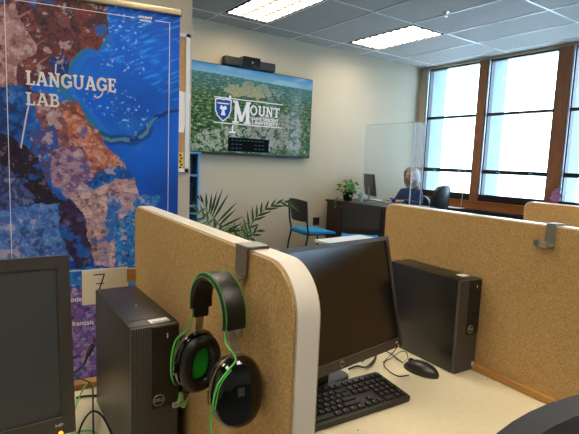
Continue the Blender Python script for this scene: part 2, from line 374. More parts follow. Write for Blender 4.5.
# desks
def desk(v0, v1, label, u0=.54, u1=1.29):
    w = v1-v0; t = thing('desk', label, 'desk', pf((v0+v1)/2, (u0+u1)/2, 0), -PA); l = (u1-u0)/2
    MB().box(-w/2, w/2, -l, l, .70, .73, bev=.003).build('desktop', M['desk'], t)
    MB().box(-w/2, w/2, l, l+.03, .45, .745).build('back_rail', M['oak'], t)
    for sx in (-1, 1):
        for sy in (-1, 1):
            x, y = sx*(w/2-.06), sy*(l-.06); MB().box(x-.02, x+.02, y-.02, y+.02, 0, .70).build('leg', M['steel'], t)
    return t
d1 = desk(-.56, .334, 'cream desktop under the left monitor and left computer tower')
d2 = desk(.386, 1.246, 'cream desktop carrying the black keyboard and mouse', .56)
MB().box(.43-.001, .43+.016, -.365, .42, .731, .747).build('side_strip', M['oak'], d2)
d3 = desk(1.312, 2.14, 'cream desktop hidden behind the right felt divider', .45)
# specks on the desk (screw caps)
for (x, y) in ((358, 430), (487, 379)):
    q = uvz(at_z(x, y, .7305)); MB().lathe([(.0022, .7302), (.0018, .7308)], 8, Matrix.Translation((q.x-.816, q.y-.925, 0))).build('screw_cap', M['ink'], d2)

# ================================================================== COMPUTER TOWERS
def tower(v, u, rz, label, W=.093, D=.29):
    t = thing('computer_tower', label, 'computer', pf(v, u, .731), -PA+rz)
    Hh = .29
    MB().box(0, W, .012, D, 0, Hh, bev=.002).build('case', M['blackm'], t, True)
    MB().box(.0005, W-.0005, 0, .012, .001, Hh-.001, bev=.0015).build('front_grille', M['grille'], t)
    MB().box(.040, W-.002, -.003, .002, .118, Hh-.003, bev=.001).build('front_panel', M['black'], t)
    MB().box(.046, .0465, -.0034, -.002, .14, Hh-.01).box(.058, .0585, -.0034, -.002, .14, Hh-.01).build('panel_seam', M['ink'], t)
    MB().box(.070, .072, -.0042, -.002, .262, .272).build('power_light', M['white'], t)
    for k in range(2): MB().box(.069+k*.008, .074+k*.008, -.004, -.002, .172, .186).build('usb_port', M['ink'], t)
    r = MB(); pts = [(.054+.011*math.cos(2*PI*k/32), -.0045, .136+.011*math.sin(2*PI*k/32)) for k in range(33)]
    r.tube(pts, .0009, 6, False); lg = r.build('round_logo', M['steel'], t)
    text_mesh('logo_lettering', 'DELL', .0085, M['steel'], lg, Matrix.Translation((.054, -.0042, .136)) @ FACE_Y, 1, .0002)
    MB().box(.001, W-.001, .045, .0462, Hh-.0005, Hh+.0004).build('lid_seam', M['ink'], t)
    return t
t = tower(.210, .893, math.radians(2.0), 'black desktop computer standing upright beside the hanging headset', .097, .312)
s = MB().box(.045, .084, .012, .034, .2897, .2905, Matrix.Rotation(.05, 4, 'Z')).build('asset_sticker', M['sticker'], t)
g = MB()
for k in range(14): g.box(.048+k*.0024, .049+k*.0024+(k % 3)*.0003, .016, .022, .2904, .2909)
g.build('barcode', M['ink'], s)
MB().box(.049, .052, .14, .145, .2898, .2908).build('white_fleck', M['sticker'], t)
t = tower(1.157, .888, math.radians(-.0)-.03, 'black desktop computer standing upright against the right felt divider', .094, .305)
t.location = pf(1.161, .888, .731); t.rotation_euler.z = -PA+math.radians(-.6)
MB().box(.05, .085, .035, .06, .2897, .2915).build('asset_sticker', M['sticker'], t)
MB().box(.078, .089, -.0012, .001, .012, .026).build('white_label', M['sticker'], t)

# ================================================================== MONITORS
def monitor(BR, heading, lean, label, scr, w=.54, h=.33, logo=True, led=False, bezb=.026, bez=.012):
    hd = heading; d = Vector((math.sin(hd), math.cos(hd), 0)); ctr = BR-d*(w/2)
    t = thing('computer_monitor', label, 'monitor', (ctr.x, ctr.y, .7305), math.atan2(d.y, d.x))
    zb = BR.z-.7305; A = Matrix.Translation((0, 0, zb)) @ Matrix.Rotation(-lean, 4, 'X')
    def bx(x0, x1, y0, y1, z0, z1, bev=0): return MB().box(x0, x1, y0, y1, z0, z1, A, bev)
    p = MB()
    p.box(-w/2, w/2, 0, .022, 0, bezb, A); p.box(-w/2, w/2, 0, .022, h-bez, h, A)
    p.box(-w/2, -w/2+bez, 0, .022, bezb, h-bez, A); p.box(w/2-bez, w/2, 0, .022, bezb, h-bez, A)
    p.build('bezel', M['bezel'], t)
    bx(-w/2+bez, w/2-bez, .004, .012, bezb, h-bez).build('screen', scr, t)
    bx(-w/2+.004, w/2-.004, .022, .03, .004, h-.004, .003).build('back_shell', M['black'], t)
    bx(-.13, .13, .03, .055, .05, h-.07, .01).build('rear_housing', M['black'], t)
    bx(-w/2+bez, w/2-bez, -.0008, .001, bezb-.0016, bezb-.0004).build('bezel_line', M['steel'], t)
    # stand: neck and foot
    q = A @ Vector((0, .055, .12))
    MB().box(-.035, .035, q.y-.005, q.y+.02, .008, q.z+.04, bev=.004).build('stand_neck', M['black'], t)
    MB().prism(rrect(-.12, .12, q.y-.015, q.y+.14, .02), 0.001, .012, 'z', bev=.003).build('stand_base', M['black'], t, True)
    if logo:
        c = bx(0, 0, 0, 0, 0, 0) if 0 else MB()
        c.lathe([(.0085, 0), (.0085, .0012), (.008, .0016)], 24, A @ Matrix.Translation((0, 0, bezb*.5)) @ Matrix.Rotation(PI/2, 4, 'X'))
        lg = c.build('round_logo', M['steel'], t)
        text_mesh('logo_lettering', 'hp', .012, M['ink'], lg, A @ Matrix.Translation((0, -.0018, bezb*.52)) @ FACE_Y @ Matrix.Shear('XZ', 4, (0, 0)), .9, .0004)
    text_mesh('model_lettering', 'HP', .008, M['white'], t, A @ Matrix.Translation((w/2-.028, -.0008, bezb*.55)) @ FACE_Y, 1.4, 0)
    if led: MB().sphere((w/2-.026, -.001, .004), .004, (1, .4, 1), mt=A).build('power_light', M['led'], t)
    else: MB().sphere((w/2-.02, -.001, .004), .0015, (1, .4, 1), mt=A).build('power_light', M['led'], t)
    return t
def uh(hd_world): return hd_world
bl = pf(1.023, .972, .818)
monitor(bl, 1.448, .235, 'black monitor with a dark screen above the black keyboard', M['screen'])
bl = pf(.114, .908, .834)
monitor(bl, 1.580, .142, 'dark grey monitor at the left edge with an orange power light', M['screen2'], logo=False, led=True, bezb=.034, bez=.022)

# ================================================================== KEYBOARD AND MOUSE
kt = thing('keyboard', 'black full size keyboard lying below the middle monitor', 'keyboard', pf(.70, .900, .731), -PA)
KA = Matrix.Translation((0, 0, .0095)) @ Matrix.Rotation(math.radians(5.5), 4, 'X')
MB().prism(rrect(-.22, .22, -.0685, .0685, .006), -.002, .012, 'z', mt=KA, bev=.002).build('keyboard_body', M['kb'], kt, True)
MB().box(-.2, -.16, .045, .062, -.012, .003, KA).box(.16, .2, .045, .062, -.012, .003, KA).build('feet', M['kb'], kt)
rows = []
U_ = .01905
def row(x, y, ws):
    for w in ws:
        if w > 0: rows.append((x+w*U_/2, y, w))
        x += abs(w)*U_
x0 = -.213
row(x0, .0475, [1, -1, 1, 1, 1, 1, -.5, 1, 1, 1, 1, -.5, 1, 1, 1, 1])
row(x0, .0245, [1]*13+[2]); row(x0, .0055, [1.5]+[1]*12+[1.5]); row(x0, -.0135, [1.75]+[1]*11+[2.25]); row(x0, -.0325, [2.25]+[1]*10+[2.75]); row(x0, -.0515, [1.25]*3+[6.25]+[1.25]*4)
xm = x0+15.25*U_
row(xm, .0475, [1]*3); row(xm, .0245, [1]*3); row(xm, .0055, [1]*3); row(xm+U_, -.0325, [1]); row(xm, -.0515, [1]*3)
xn = xm+3.2*U_
row(xn, .0245, [1]*4); row(xn, .0055, [1]*3); row(xn, -.0135, [1]*3); row(xn, -.0325, [1]*3); row(xn, -.0515, [2, 1])
rows.append((xn+3.5*U_, -.004, 1.01)); rows.append((xn+3.5*U_, -.042, 1.01)); row(xn, .0475, [1]*4)
rows.sort(key=lambda r: -r[0])
def keymesh(g, x, y, w):
    hw = w*U_/2-.0014; hh = .0080 if not (w == 1.01) else .0175
    s0 = [(x-hw, y-hh), (x+hw, y-hh), (x+hw, y+hh), (x-hw, y+hh)]; i = .0018
    s1 = [(x-hw+i, y-hh+i), (x+hw-i, y-hh+i), (x+hw-i, y+hh-i*.6), (x-hw+i, y+hh-i*.6)]
    A = [g.bm.verts.new(KA @ Vector((*p, .0115))) for p in s0]; B = [g.bm.verts.new(KA @ Vector((*p, .0175))) for p in s1]
    g.bm.faces.new(B)
    for k in range(4): g.bm.faces.new((A[k], A[(k+1) % 4], B[(k+1) % 4], B[k]))
rest = MB()
for i, (x, y, w) in enumerate(rows):
    if i < 99:
        g = MB(); keymesh(g, x, y, w); g.build('key', M['key'], kt)
    else: keymesh(rest, x, y, w)
tag(rest.build('keys_at_left_end', M['key'], kt), kind='stuff')
lg = MB()
for (x, y, w) in rows:
    if abs(w-1) < .3: lg.box(x-.0035, x-.0012, y+.001, y+.0036, .0175, .01765, KA)
tag(lg.build('key_legends', M['steel'], kt), kind='stuff')

mt_ = thing('computer_mouse', 'black wired mouse on the cream desk beside the right tower', 'mouse', pf(1.083, .947, .731), -PA+math.radians(14))
g = MB(); bmv = bmesh.ops.create_uvsphere(g.bm, u_segments=28, v_segments=16, radius=1)['verts']
for v in bmv:
    x, y, z = v.co
    wd = .031*(1-.10*(y+.1)**2); z2 = max(z, -.15)
    v.co = Vector((x*wd*(1 if z > 0 else .96), y*.058, (z2+.15)*.031*(1-.25*max(y, 0)**1.5)))
g.build('mouse_body', M['blackm'], mt_, True)
MB().lathe([(.009, -.003), (.01, 0), (.009, .003)], 20, Matrix.Translation((0, .034, .024)) @ Matrix.Rotation(PI/2, 4, 'Y')).build('scroll_wheel', M['black'], mt_, True)
MB().tube(spline([(0, .012, .0352), (0, .03, .033), (0, .05, .023), (0, .0575, .013)]), .0006, 6).build('button_gap', M['ink'], mt_)

def cable(name, pts, r, m, label, cat='cable', group=None, n=8):
    o = MB().tube(spline(pts, n), r, 8).build(name, m, None, True); return tag(o, label, cat, group)
zc = .7345
def dz(x, y, z=zc): return at_z(x, y, z)
cable('mouse_cable', [pf(1.066, 1.004, .742), dz(399, 360), dz(390, 353, .736), dz(380, 350, .74), dz(372, 353), dz(362, 362)], .0016, M['black'], 'thin black cord running from the mouse behind the keyboard')
cable('monitor_cable', [dz(349, 369, .742), dz(357, 366), dz(366, 367, .737), dz(374, 360), dz(377, 351, .737)], .003, M['black'], 'thick black cable lying just behind the keyboard')
cable('power_cable', [dz(409, 375), dz(398, 376), dz(388, 370), dz(384, 363), dz(392, 354), at_d(398, 346, 1.42), at_d(404, 338, 1.44)], .0016, M['black'], 'thin black cord looping left of the mouse up to the monitor')
cable('video_cable', [dz(408, 358), dz(406, 352, .74), dz(400, 352, .74), dz(391, 358), dz(383, 362)], .0013, M['black'], 'thin black cord curling between monitor and right tower')

# cables at the left desk
cable('audio_cable', [at_d(96, 338, 1.33), at_d(93, 345, 1.32), at_d(88, 355, 1.3), at_d(83, 366, 1.28), at_d(72, 374, 1.2)], [.002]*8+[.007]*9+[.0035]*16, M['black'], 'black cable with a thick plug hanging behind the left monitor')
cable('headset_cable', [at_d(72, 420, 1.06), at_d(78, 400, 1.14), at_d(84, 388, 1.17), at_d(88, 382, 1.2)], .0018, M['green'], 'bright green cord rising between left monitor and left tower')
cable('power_cable', [at_d(72, 374, 1.2), at_d(84, 380, 1.2), at_d(92, 385, 1.19), at_d(93, 405, 1.13), dz(93.5, 440)], .0022, M['black'], 'black cord dropping straight down in the gap left of the left tower')
cable('usb_cable', [dz(76, 444), at_d(82, 424, 1.03), at_d(92, 411.5, 1.04), at_d(103, 417, 1.04), dz(115, 442)], .0022, M['black'], 'black cord bowed in a loop in front of the left tower')
cable('headset_cable', [dz(70, 434), dz(82, 431), dz(92, 431), dz(103, 438), dz(110, 446)], .0018, M['green'], 'bright green cord lying on the left desktop at the bottom edge')
cable('network_cable', [dz(76, 398), dz(86, 396), dz(99, 395.5)], .003, M['black'], 'black cord lying across the back of the left desktop')

# ================================================================== NUMBER CARD
ct = thing('number_card', 'cream card with the number 7 standing behind the left tower', 'card', pf(.256, 1.385, .93), -PA)
MB().prism(rrect(-.062, .062, 0, .1, .004), -.001, .001, 'y').build('card_sheet', M['card'], ct)
g = MB(); z7 = .073
g.box(-.018, .012, -.0018, -.001, z7+.01, z7+.013).prism([(.009, z7+.012), (.0125, z7+.012), (-.004, z7-.04), (-.008, z7-.04)], -.0018, -.001, 'y').box(-.012, .010, -.0018, -.001, z7-.016, z7-.0135)
nu = g.build('numeral', M['ink'], ct); nu.location.x = -.014
MB().box(.058, .086, -.006, .004, .055, .095, bev=.002).build('clip', M['oak'], ct)
MB().box(-.01, .01, .001, .004, -.2, .03).build('support_strip', M['card'], ct)

# ================================================================== HOOKS
def hook(v, u, w, m, label, flip, drop=.062, peg=True):
    t = thing('partition_hook', label, 'hook', pf(v, u, 1.212), -PA)
    # strap over the top, down the left face
    MB().box(-.005, -.003, -w/2, w/2, -drop, .003, bev=.0005).build('front_strap', m, t)
    MB().box(-.0055, .036, -w/2, w/2, .0015, .0030, bev=.0004).build('top_plate', M['hooksil'], t)
    MB().box(.0350, .0363, -w/2, w/2, -.004, .003).build('rear_strap', m, t)
    return t
ht = hook(.3365, .676, .040, M['hookblk'], 'dark metal strap hook on the divider, carrying the headset', 0, .045)
MB().prism([(-.0055, -.044), (-.003, -.044), (-.003, -.052), (-.05, -.0545), (-.054, -.046), (-.0505, -.046), (-.048, -.0505), (-.0055, -.049)], -.014, .014, 'y').build('hook_arm', M['hookblk'], ht)
h2 = hook(1.2615, .694, .026, M['hooksil'], 'empty silver hook over the top of the right divider', 0, .062)
MB().prism([(-.0055, -.062), (-.003, -.058), (-.03, -.056), (-.04, -.043), (-.043, -.044), (-.034, -.06)], -.011, .011, 'y').build('hook_arm', M['hooksil'], h2)
MB().prism(rrect(-.0, .024, -.012, .006, [.005, .009, .005, .004]), -.0, .003, 'x', mt=Matrix.Translation((-.02, .012, -.05))).build('side_tab', M['hooksil'], h2)

# ================================================================== HEADSET
hs = thing('headset', 'black padded headset with green stitching and green cords hanging on the divider', 'headset', pf(.2885, .668, 1.0), -PA+math.radians(4))
# local: x = band width (v), y = cup axis (u, far +), z up
def band(a0, a1, n, ry=.057, rz=.057, cz=.112, off=0):
    P = []
    for k in range(n+1):
        a = math.radians(a0+(a1-a0)*k/n); ca, sa = math.cos(a), math.sin(a)
        P.append((Vector((0, (ry+off)*ca*(1+.04*abs(sa)), cz+(rz+off)*sa)), Vector((0, ca, sa)).normalized()))
    return P
B = band(188, -8, 40)
prof = [(a, b) for a, b in rrect(-.0195, .0195, -.0065, .0065, .006, 4)]
g = MB(); g.sweep([p for p, _ in B], [(Vector((1, 0, 0)), nn) for _, nn in B], prof); g.build('headband', M['leather'], hs, True, 60)
for sx in (-1, 1):
    g = MB()
    for k, (p, nn) in enumerate(band(186, -6, 62, off=.0062)):
        q = p+Vector((sx*.0165, 0, 0)); g.box(-.0012, .0012, -.0006, .0006, -.0006, .0006, Matrix.Translation(q) @ Matrix.Rotation(.5*sx, 4, 'Z'))
    tag(g.build('green_stitching', M['green'], hs), kind='stuff')
    g = MB(); g.tube([p+Vector((sx*.0198, 0, 0)) for p, nn in band(186, -6, 40)], .0006, 6); g.build('green_piping', M['green'], hs)
for sy, nm in ((-1, 'near'), (1, 'far')):
    y = .0735*sy; yb = .0575*sy
    MB().box(-.013, .013, yb-.005, yb+.005, .088, .108, bev=.002).build('end_block', M['black'] if sy > 0 else M['steel'], hs)
    MB().prism([(yb-.0015, .095), (yb+.0015, .095), (y+.0015-.004*sy, .045), (y-.0015-.004*sy, .045)], -.0065, .0065, 'x').build('slider', M['steel'], hs)
    MB().lathe([(.0062, 0), (.0062, .002), (.004, .0035), (.001, .0038)], 20, Matrix.Translation((.002, yb+sy*.005, .096)) @ Matrix.Rotation(-sy*PI/2, 4, 'X')).build('round_screw', M['steel'], hs, True)
    # cup: tilted oval shell
    A = Matrix.Translation((-.001 if sy < 0 else 0, y*.95, .012 if sy < 0 else .006)) @ Matrix.Rotation(math.radians(-9 if sy < 0 else 4), 4, 'Z') @ Matrix.Rotation(math.radians(7*sy), 4, 'X')
    def oval(rx, rz_, n=36, p=2.35):
        out = []
        for k in range(n):
            a = 2*PI*k/n; ca, sa = math.cos(a), math.sin(a)
            out.append((rx*math.copysign(abs(ca)**(2/p), ca), rz_*math.copysign(abs(sa)**(2/p), sa)))
        return out
    def loft(g, secs):
        rings = []
        for rx, rz_, yy in secs: rings.append([g.bm.verts.new(A @ Vector((a, yy*sy, b))) for a, b in oval(rx, rz_)])
        for a, b in zip(rings, rings[1:]):
            for k in range(36): g.bm.faces.new((a[k], a[(k+1) % 36], b[(k+1) % 36], b[k]))
        g.bm.faces.new(rings[0]); g.bm.faces.new(rings[-1]); return g
    loft(MB(), [(.037, .050, -.004), (.039, .0525, .0), (.0385, .052, .008), (.035, .048, .015), (.026, .038, .0195), (.012, .018, .021)]).build('ear_cup', M['blackg'], hs, True)
    # cushion ring on the inside
    g = MB(); rings = []
    for j in range(10):
        a = 2*PI*j/10; rr = .011
        rings.append([g.bm.verts.new(A @ Vector((x*(1+rr*math.cos(a)/.027), sy*(-.013+.0115*math.sin(a)), z*(1+rr*math.cos(a)/.040)))) for x, z in oval(.027, .040)])
    for j in range(10):
        a, b = rings[j], rings[(j+1) % 10]
        for k in range(36): g.bm.faces.new((a[k], a[(k+1) % 36], b[(k+1) % 36], b[k]))
    g.build('ear_cushion', M['cush'], hs, True)
    loft(MB(), [(.018, .030, -.0065), (.018, .030, -.0085)]).build('ear_lining', M['greenpad'], hs)
    # wire yoke around the rear edge of the cup
    yk = [A @ Vector((.0415*math.cos(a), sy*.004, .055*math.sin(a))) for a in [math.radians(q) for q in range(-20, 201, 10)]]
    MB().tube(yk, .0013, 6).build('wire_yoke', M['brass'], hs, True)
    MB().box(-.010, .010, -.004, .004, .050, .058, A, .001).build('yoke_clamp', M['steel'], hs)
    for q in (-1, 1): MB().box(.040*q-.003, .040*q+.003, -.003, .006, -.012, .006, A, .001).build('pivot_block', M['black'], hs)
    if sy < 0:
        pts = [(-.014, yb, .103), (-.016, yb-.004, .085), (-.008, y-.004, .066), (-.022, y-.010, .055), (-.038, y-.008, .035), (-.045, y-.006, .0), (-.045, y-.004, -.03), (-.042, y-.004, -.052), (-.044, y, -.1), (-.046, y+.01, -.2), (-.05, y+.03, -.268)]
    else:
        pts = [(-.014, yb, .106), (-.016, yb, .085), (-.02, y, .06), (-.035, y-.0, .05), (-.044, y-.004, .03), (-.047, y-.006, .0), (-.043, y-.006, -.02), (-.036, y, -.03)]
    MB().tube(spline(pts, 6), .0015, 8).build('green_cord', M['green'], hs, True)
    MB().tube(spline([Vector(p)+Vector((.0035, -.002, 0)) for p in pts[3:6]], 6), .0009, 8).build('thin_green_cord', M['green'], hs, True)
# badge on the near cup and the microphone joint below the far cup
A = Matrix.Translation((-.001, -.0698, .012)) @ Matrix.Rotation(math.radians(-9), 4, 'Z') @ Matrix.Rotation(math.radians(-7), 4, 'X')
MB().box(-.006, .006, -.0212, -.0195, -.002, .012, A, .001).build('cup_badge', M['bezel'], hs)
MB().tube([(-.02, .07, -.012), (-.018, .066, -.045)], .0065, 10).build('microphone_boom', M['black'], hs, True)
MB().box(-.044, -.022, .062, .07, -.066, -.058, bev=.002).box(-.032, -.026, .064, .069, -.058, -.044).build('microphone_bracket', M['steel'], hs)
MB().tube(spline([(-.03, .064, -.04), (-.036, .062, -.055), (-.026, .062, -.068), (-.018, .064, -.055)]), .0014).build('bracket_cord', M['green'], hs, True)

# ================================================================== BANNER
hb = math.radians(102.4); bdir = Vector((math.sin(hb), math.cos(hb), 0)); B0 = Vector((.537, 2.44, 0))
bt = thing('roll_up_banner', 'tall blue and rust paint-splash roll-up banner reading LANGUAGE LAB', 'banner', B0, math.atan2(bdir.y, bdir.x))
bnrm = Vector((bdir.y, -bdir.x, 0))
def bpx(x, y):
    d = ray(x, y); p = CAM+d*(bnrm.dot(B0-CAM)/bnrm.dot(d)); q = p-B0; return q.dot(bdir), p.z
S0, S1, Z0, Z1 = -.425, .421, .09, 2.06
def col(h): c = lin(h); return Vector(c[:3])
# regions in photograph coordinates, converted on to the banner plane; later ones win
REG = [
 ([(-10, -40), (220, -40), (220, 450), (-10, 450)], ['#0c63b4', '#0f6fc4', '#0b57a4', '#2a86d6'], 3),
 ([(-10, -10), (112, -10), (106, 30), (96, 48), (82, 52), (66, 66), (64, 74), (-10, 90)], ['#46323a', '#6a3638', '#3a3440', '#84403c', '#5c484e'], 7),
 ([(62, -10), (108, -10), (104, 28), (96, 46), (82, 44)], ['#5c2c34', '#44303a', '#7a3a38', '#3e3842'], 6),
 ([(-10, 4), (14, 6), (24, 26), (38, 42), (36, 58), (26, 76), (20, 92), (-10, 84)], ['#a07a80', '#b58e92', '#8a6468', '#9b747c'], 9),
 ([(20, 62), (44, 48), (66, 66), (62, 82), (40, 74), (24, 92), (14, 90)], ['#6a3436', '#54303a', '#844640'], 8),
 ([(49, 56), (68, 56), (66, 78), (52, 74)], ['#12347c', '#163f8e', '#0e2c66'], 6),
 ([(-10, 84), (24, 86), (42, 92), (44, 104), (34, 128), (40, 150), (20, 160), (-10, 158)], ['#0f4c9c', '#1560b4', '#10387a', '#2a2c58'], 6),
 ([(28, 92), (46, 90), (60, 104), (74, 102), (90, 122), (104, 134), (108, 160), (98, 178), (60, 174), (44, 152), (38, 120)], ['#5c3a52', '#7a4a50', '#94605c', '#3e3056'], 7),
 ([(44, 112), (52, 110), (62, 128), (56, 132), (46, 124)], ['#b598a0', '#a08088'], 10),
 ([(62, 112), (78, 108), (90, 124), (100, 138), (106, 152), (96, 166), (84, 150), (70, 140)], ['#b0644e', '#c58468', '#a8523e', '#c9a08c'], 9),
 ([(28, 128), (52, 124), (58, 140), (64, 168), (60, 186), (44, 180), (30, 156)], ['#3f3c78', '#1656a8', '#58406a', '#1a6cc0'], 8),
 ([(-10, 130), (14, 140), (36, 156), (46, 180), (56, 198), (68, 204), (38, 214), (28, 208), (14, 180), (-10, 164)], ['#1c1628', '#231b30', '#151222'], 5),
 ([(-10, 160), (12, 168), (26, 190), (36, 206), (-10, 216)], ['#2a3f7c', '#4a5a98', '#28305c', '#7080b8'], 9),
 ([(52, 150), (78, 148), (90, 160), (96, 178), (80, 184), (66, 200), (54, 186)], ['#8a6e92', '#a4869c', '#6a4c78', '#7d5f8a'], 9),
 ([(78, 142), (104, 142), (112, 152), (126, 166), (130, 178), (120, 172), (104, 168), (92, 164)], ['#b5705c', '#a85a48', '#c48c78', '#8f4c40'], 8),
 ([(94, 178), (104, 166), (122, 166), (136, 178), (120, 182), (104, 192), (92, 190)], ['#0e5cae', '#0a4c98', '#1870c8'], 6),
 ([(66, 196), (84, 182), (96, 192), (112, 180), (134, 180), (140, 196), (130, 224), (122, 256), (112, 268), (94, 268), (88, 240), (84, 214)], ['#c4a2a4', '#d0b0ae', '#a8848c', '#b89498', '#7c6486'], 11),
 ([(-10, 214), (40, 204), (70, 202), (84, 216), (90, 250), (88, 262), (-10, 262)], ['#4a78c4', '#5c88cc', '#3a62b0', '#7a94cc'], 9),
 ([(58, 204), (70, 200), (82, 212), (92, 246), (90, 268), (74, 272), (66, 250), (60, 230)], ['#2a2240', '#3a2c50', '#241c38', '#5c4870'], 8),
 ([(112, 196), (122, 200), (118, 236), (110, 246), (108, 220)], ['#1a5aac', '#2c6cba', '#8a7698'], 12),
 ([(118, 224), (140, 196), (158, 196), (150, 230), (134, 268), (112, 268)], ['#1468b8', '#3a88cc', '#0e58a8', '#88a8d0'], 10),
 ([(60, 272), (140, 268), (140, 284), (100, 288), (60, 286)], ['#1c70c0', '#2a7cc8', '#145cac'], 6),
 ([(60, 288), (100, 288), (110, 330), (100, 400), (60, 400)], ['#6a4a7c', '#8a5c94', '#3c4c94', '#a878a8', '#2c5ca8'], 9),
 ([(-10, 262), (60, 262), (60, 450), (-10, 450)], ['#3c5ca4', '#5c4a84', '#2a4a94'], 7),
]
def inside(poly, x, y):
    c = False; n = len(poly); j = n-1
    for i in range(n):
        xi, yi = poly[i]; xj, yj = poly[j]
        if (yi > y) != (yj > y) and x < (xj-xi)*(y-yi)/(yj-yi)+xi: c = not c
        j = i
    return c
RG = []
for poly, cs, sc in REG:
    q = [bpx(*p) for p in poly]; xs_ = [a for a, b in q]; zs_ = [b for a, b in q]
    RG.append((q, [col(c) for c in cs], sc, (min(xs_)-.02, max(xs_)+.02, min(zs_)-.02, max(zs_)+.02)))
ridge = [bpx(*p) for p in [(104, 40), (92, 46), (80, 54), (66, 70), (64, 88), (72, 104), (92, 122), (104, 136)]]
ridge2 = [bpx(*p) for p in [(96, 134), (112, 140), (132, 141), (146, 134), (156, 118), (168, 112), (180, 110)]]
def segd(P, x, y):
    best = 9
    for (ax, ay), (bx_, by) in zip(P, P[1:]):
        dx, dy = bx_-ax, by-ay; t = max(0, min(1, ((x-ax)*dx+(y-ay)*dy)/(dx*dx+dy*dy))); best = min(best, math.hypot(x-ax-t*dx, y-ay-t*dy))
    return best
def art(s, z):
    N_ = noise.noise; F_ = noise.fractal
    w1 = F_((s*7, z*7, 3.1), .7, 2.3, 6); w2 = F_((s*7, z*7, 8.7), .7, 2.3, 6)
    a, b = s+w1*.022, z+w2*.022
    cs, sc = RG[0][1], RG[0][2]; idx = 0
    for i, (q, c_, s_, bb) in enumerate(RG):
        if i and bb[0] < a < bb[1] and bb[2] < b < bb[3] and inside(q, a, b): cs, sc, idx = c_, s_, i
    patch = N_((s*2.5, z*2.5, 5.5))
    if idx == 0:
        n1 = F_((s*5+z*3, z*6-s*4, 2.2), .9, 2.1, 3)*.6
        st = N_((s*10+z*14, (z*.9-s*.45)*75, 4)) if (s > .05 and z > 1.62+.6*(.42-s)) else 0
        sh = N_((s*3.2, z*3.2, 9.3))
        c = col('#005cd0').lerp(col('#003c96'), max(0, min(1, .35-sh*1.2+(1.62-z)*.5+n1*.3))).lerp(col('#2a94f0'), max(0, min(.8, n1*.4+st*1.2)))
        n2 = F_((s*55, z*70, 2), .7, 2.3, 3)
        if n2 > .46 and (patch > .16 or (.05 < s < .25 and z > 1.75)): c = c.lerp(col('#9cc8f0'), min(.8, (n2-.45)*4))
        r1 = segd(ridge, s+w1*.02, z+w2*.02)
        if r1 < .016: c = c.lerp(col('#2a7a6a'), .65*(1-r1/.016)+.15)
        elif r1 < .04: c = c.lerp(col('#1f78cc'), .4)
        r2 = segd(ridge2, s+w1*.012, z+w2*.012)
        if r2 < .008: c = c.lerp(col('#5f8a70') if n1+w1 > .1 else col('#061c3c'), .75)
        elif r2 < .024 and z < 1.5: c = c.lerp(col('#04264f'), .55)
        return c
    n1 = F_((s*sc*2.2, z*sc*2.2, idx*3.3), .7, 2.3, 7)
    t = max(0, min(.999, .5+n1*.62))*(len(cs)-1); k = int(t); f = t-k; f = f*f*(3-2*f)
    c = cs[k].lerp(cs[min(k+1, len(cs)-1)], f)
    n2 = F_((s*26+idx, z*26, 4.4), .6, 2.4, 6); dark = sum(c) < .12
    if n2 > .42: c = c.lerp(col('#cdb6bc') if idx not in (6, 12, 16, 18) else col('#5f84c8'), min(.55 if not dark else .2, (n2-.42)*3))
    if n2 < -.38: c = c.lerp(col('#1c1430'), min(.65, (-n2-.38)*3))
    n3 = F_((s*9, z*12, idx+7.7), .7, 2.2, 6)
    if n3 > .48 and idx not in (12, 3): c = c.lerp(col('#1560b8'), min(.8, (n3-.48)*5))
    sk = N_((s*4+z*3, (z-s*.8)*55, 12)) if idx in (1, 2, 4) else 0
    if sk > .42 and patch > -.2: c = c.lerp(col('#b88c84'), min(.6, (sk-.42)*4))
    if idx in (16, 18) and abs(N_((s*6, z*30, 2))) < .02: c = c*.5
    return c*.92
mb = MB(); NX, NZ = 260, 560
lay = mb.bm.verts.layers.float_color.new('art')
vs = [[mb.bm.verts.new((S0+(S1-S0)*i/NX, .0, Z0+(Z1-Z0)*j/NZ)) for i in range(NX+1)] for j in range(NZ+1)]
for j in range(NZ+1):
    for i in range(NX+1):
        v = vs[j][i]; c = art(v.co.x, v.co.z); v[lay] = (c.x, c.y, c.z, 1)
for j in range(NZ):
    for i in range(NX): mb.bm.faces.new((vs[j][i], vs[j][i+1], vs[j+1][i+1], vs[j+1][i]))
bo = mb.build('printed_sheet', attr_mat('banner_print', 0, .6), bt, True)
sm = bo.modifiers.new('thickness', 'SOLIDIFY'); sm.thickness = .0012; sm.offset = 0
MB().box(S0-.004, S1+.006, -.012, .012, Z1-.005, Z1+.022, bev=.004).build('top_rail', M['rail'], bt, True)
MB().box(S1+.004, S1+.008, -.01, .01, Z1-.006, Z1+.024).build('rail_cap', M['ink'], bt)
MB().box(S0-.01, S1+.01, -.05, .07, 0, .1, bev=.01).build('base_cassette', M['alu'], bt, True)
MB().tube([(0, .03, .05), (0, .02, 2.05)], .01, 10).build('support_pole', M['alu'], bt, True)
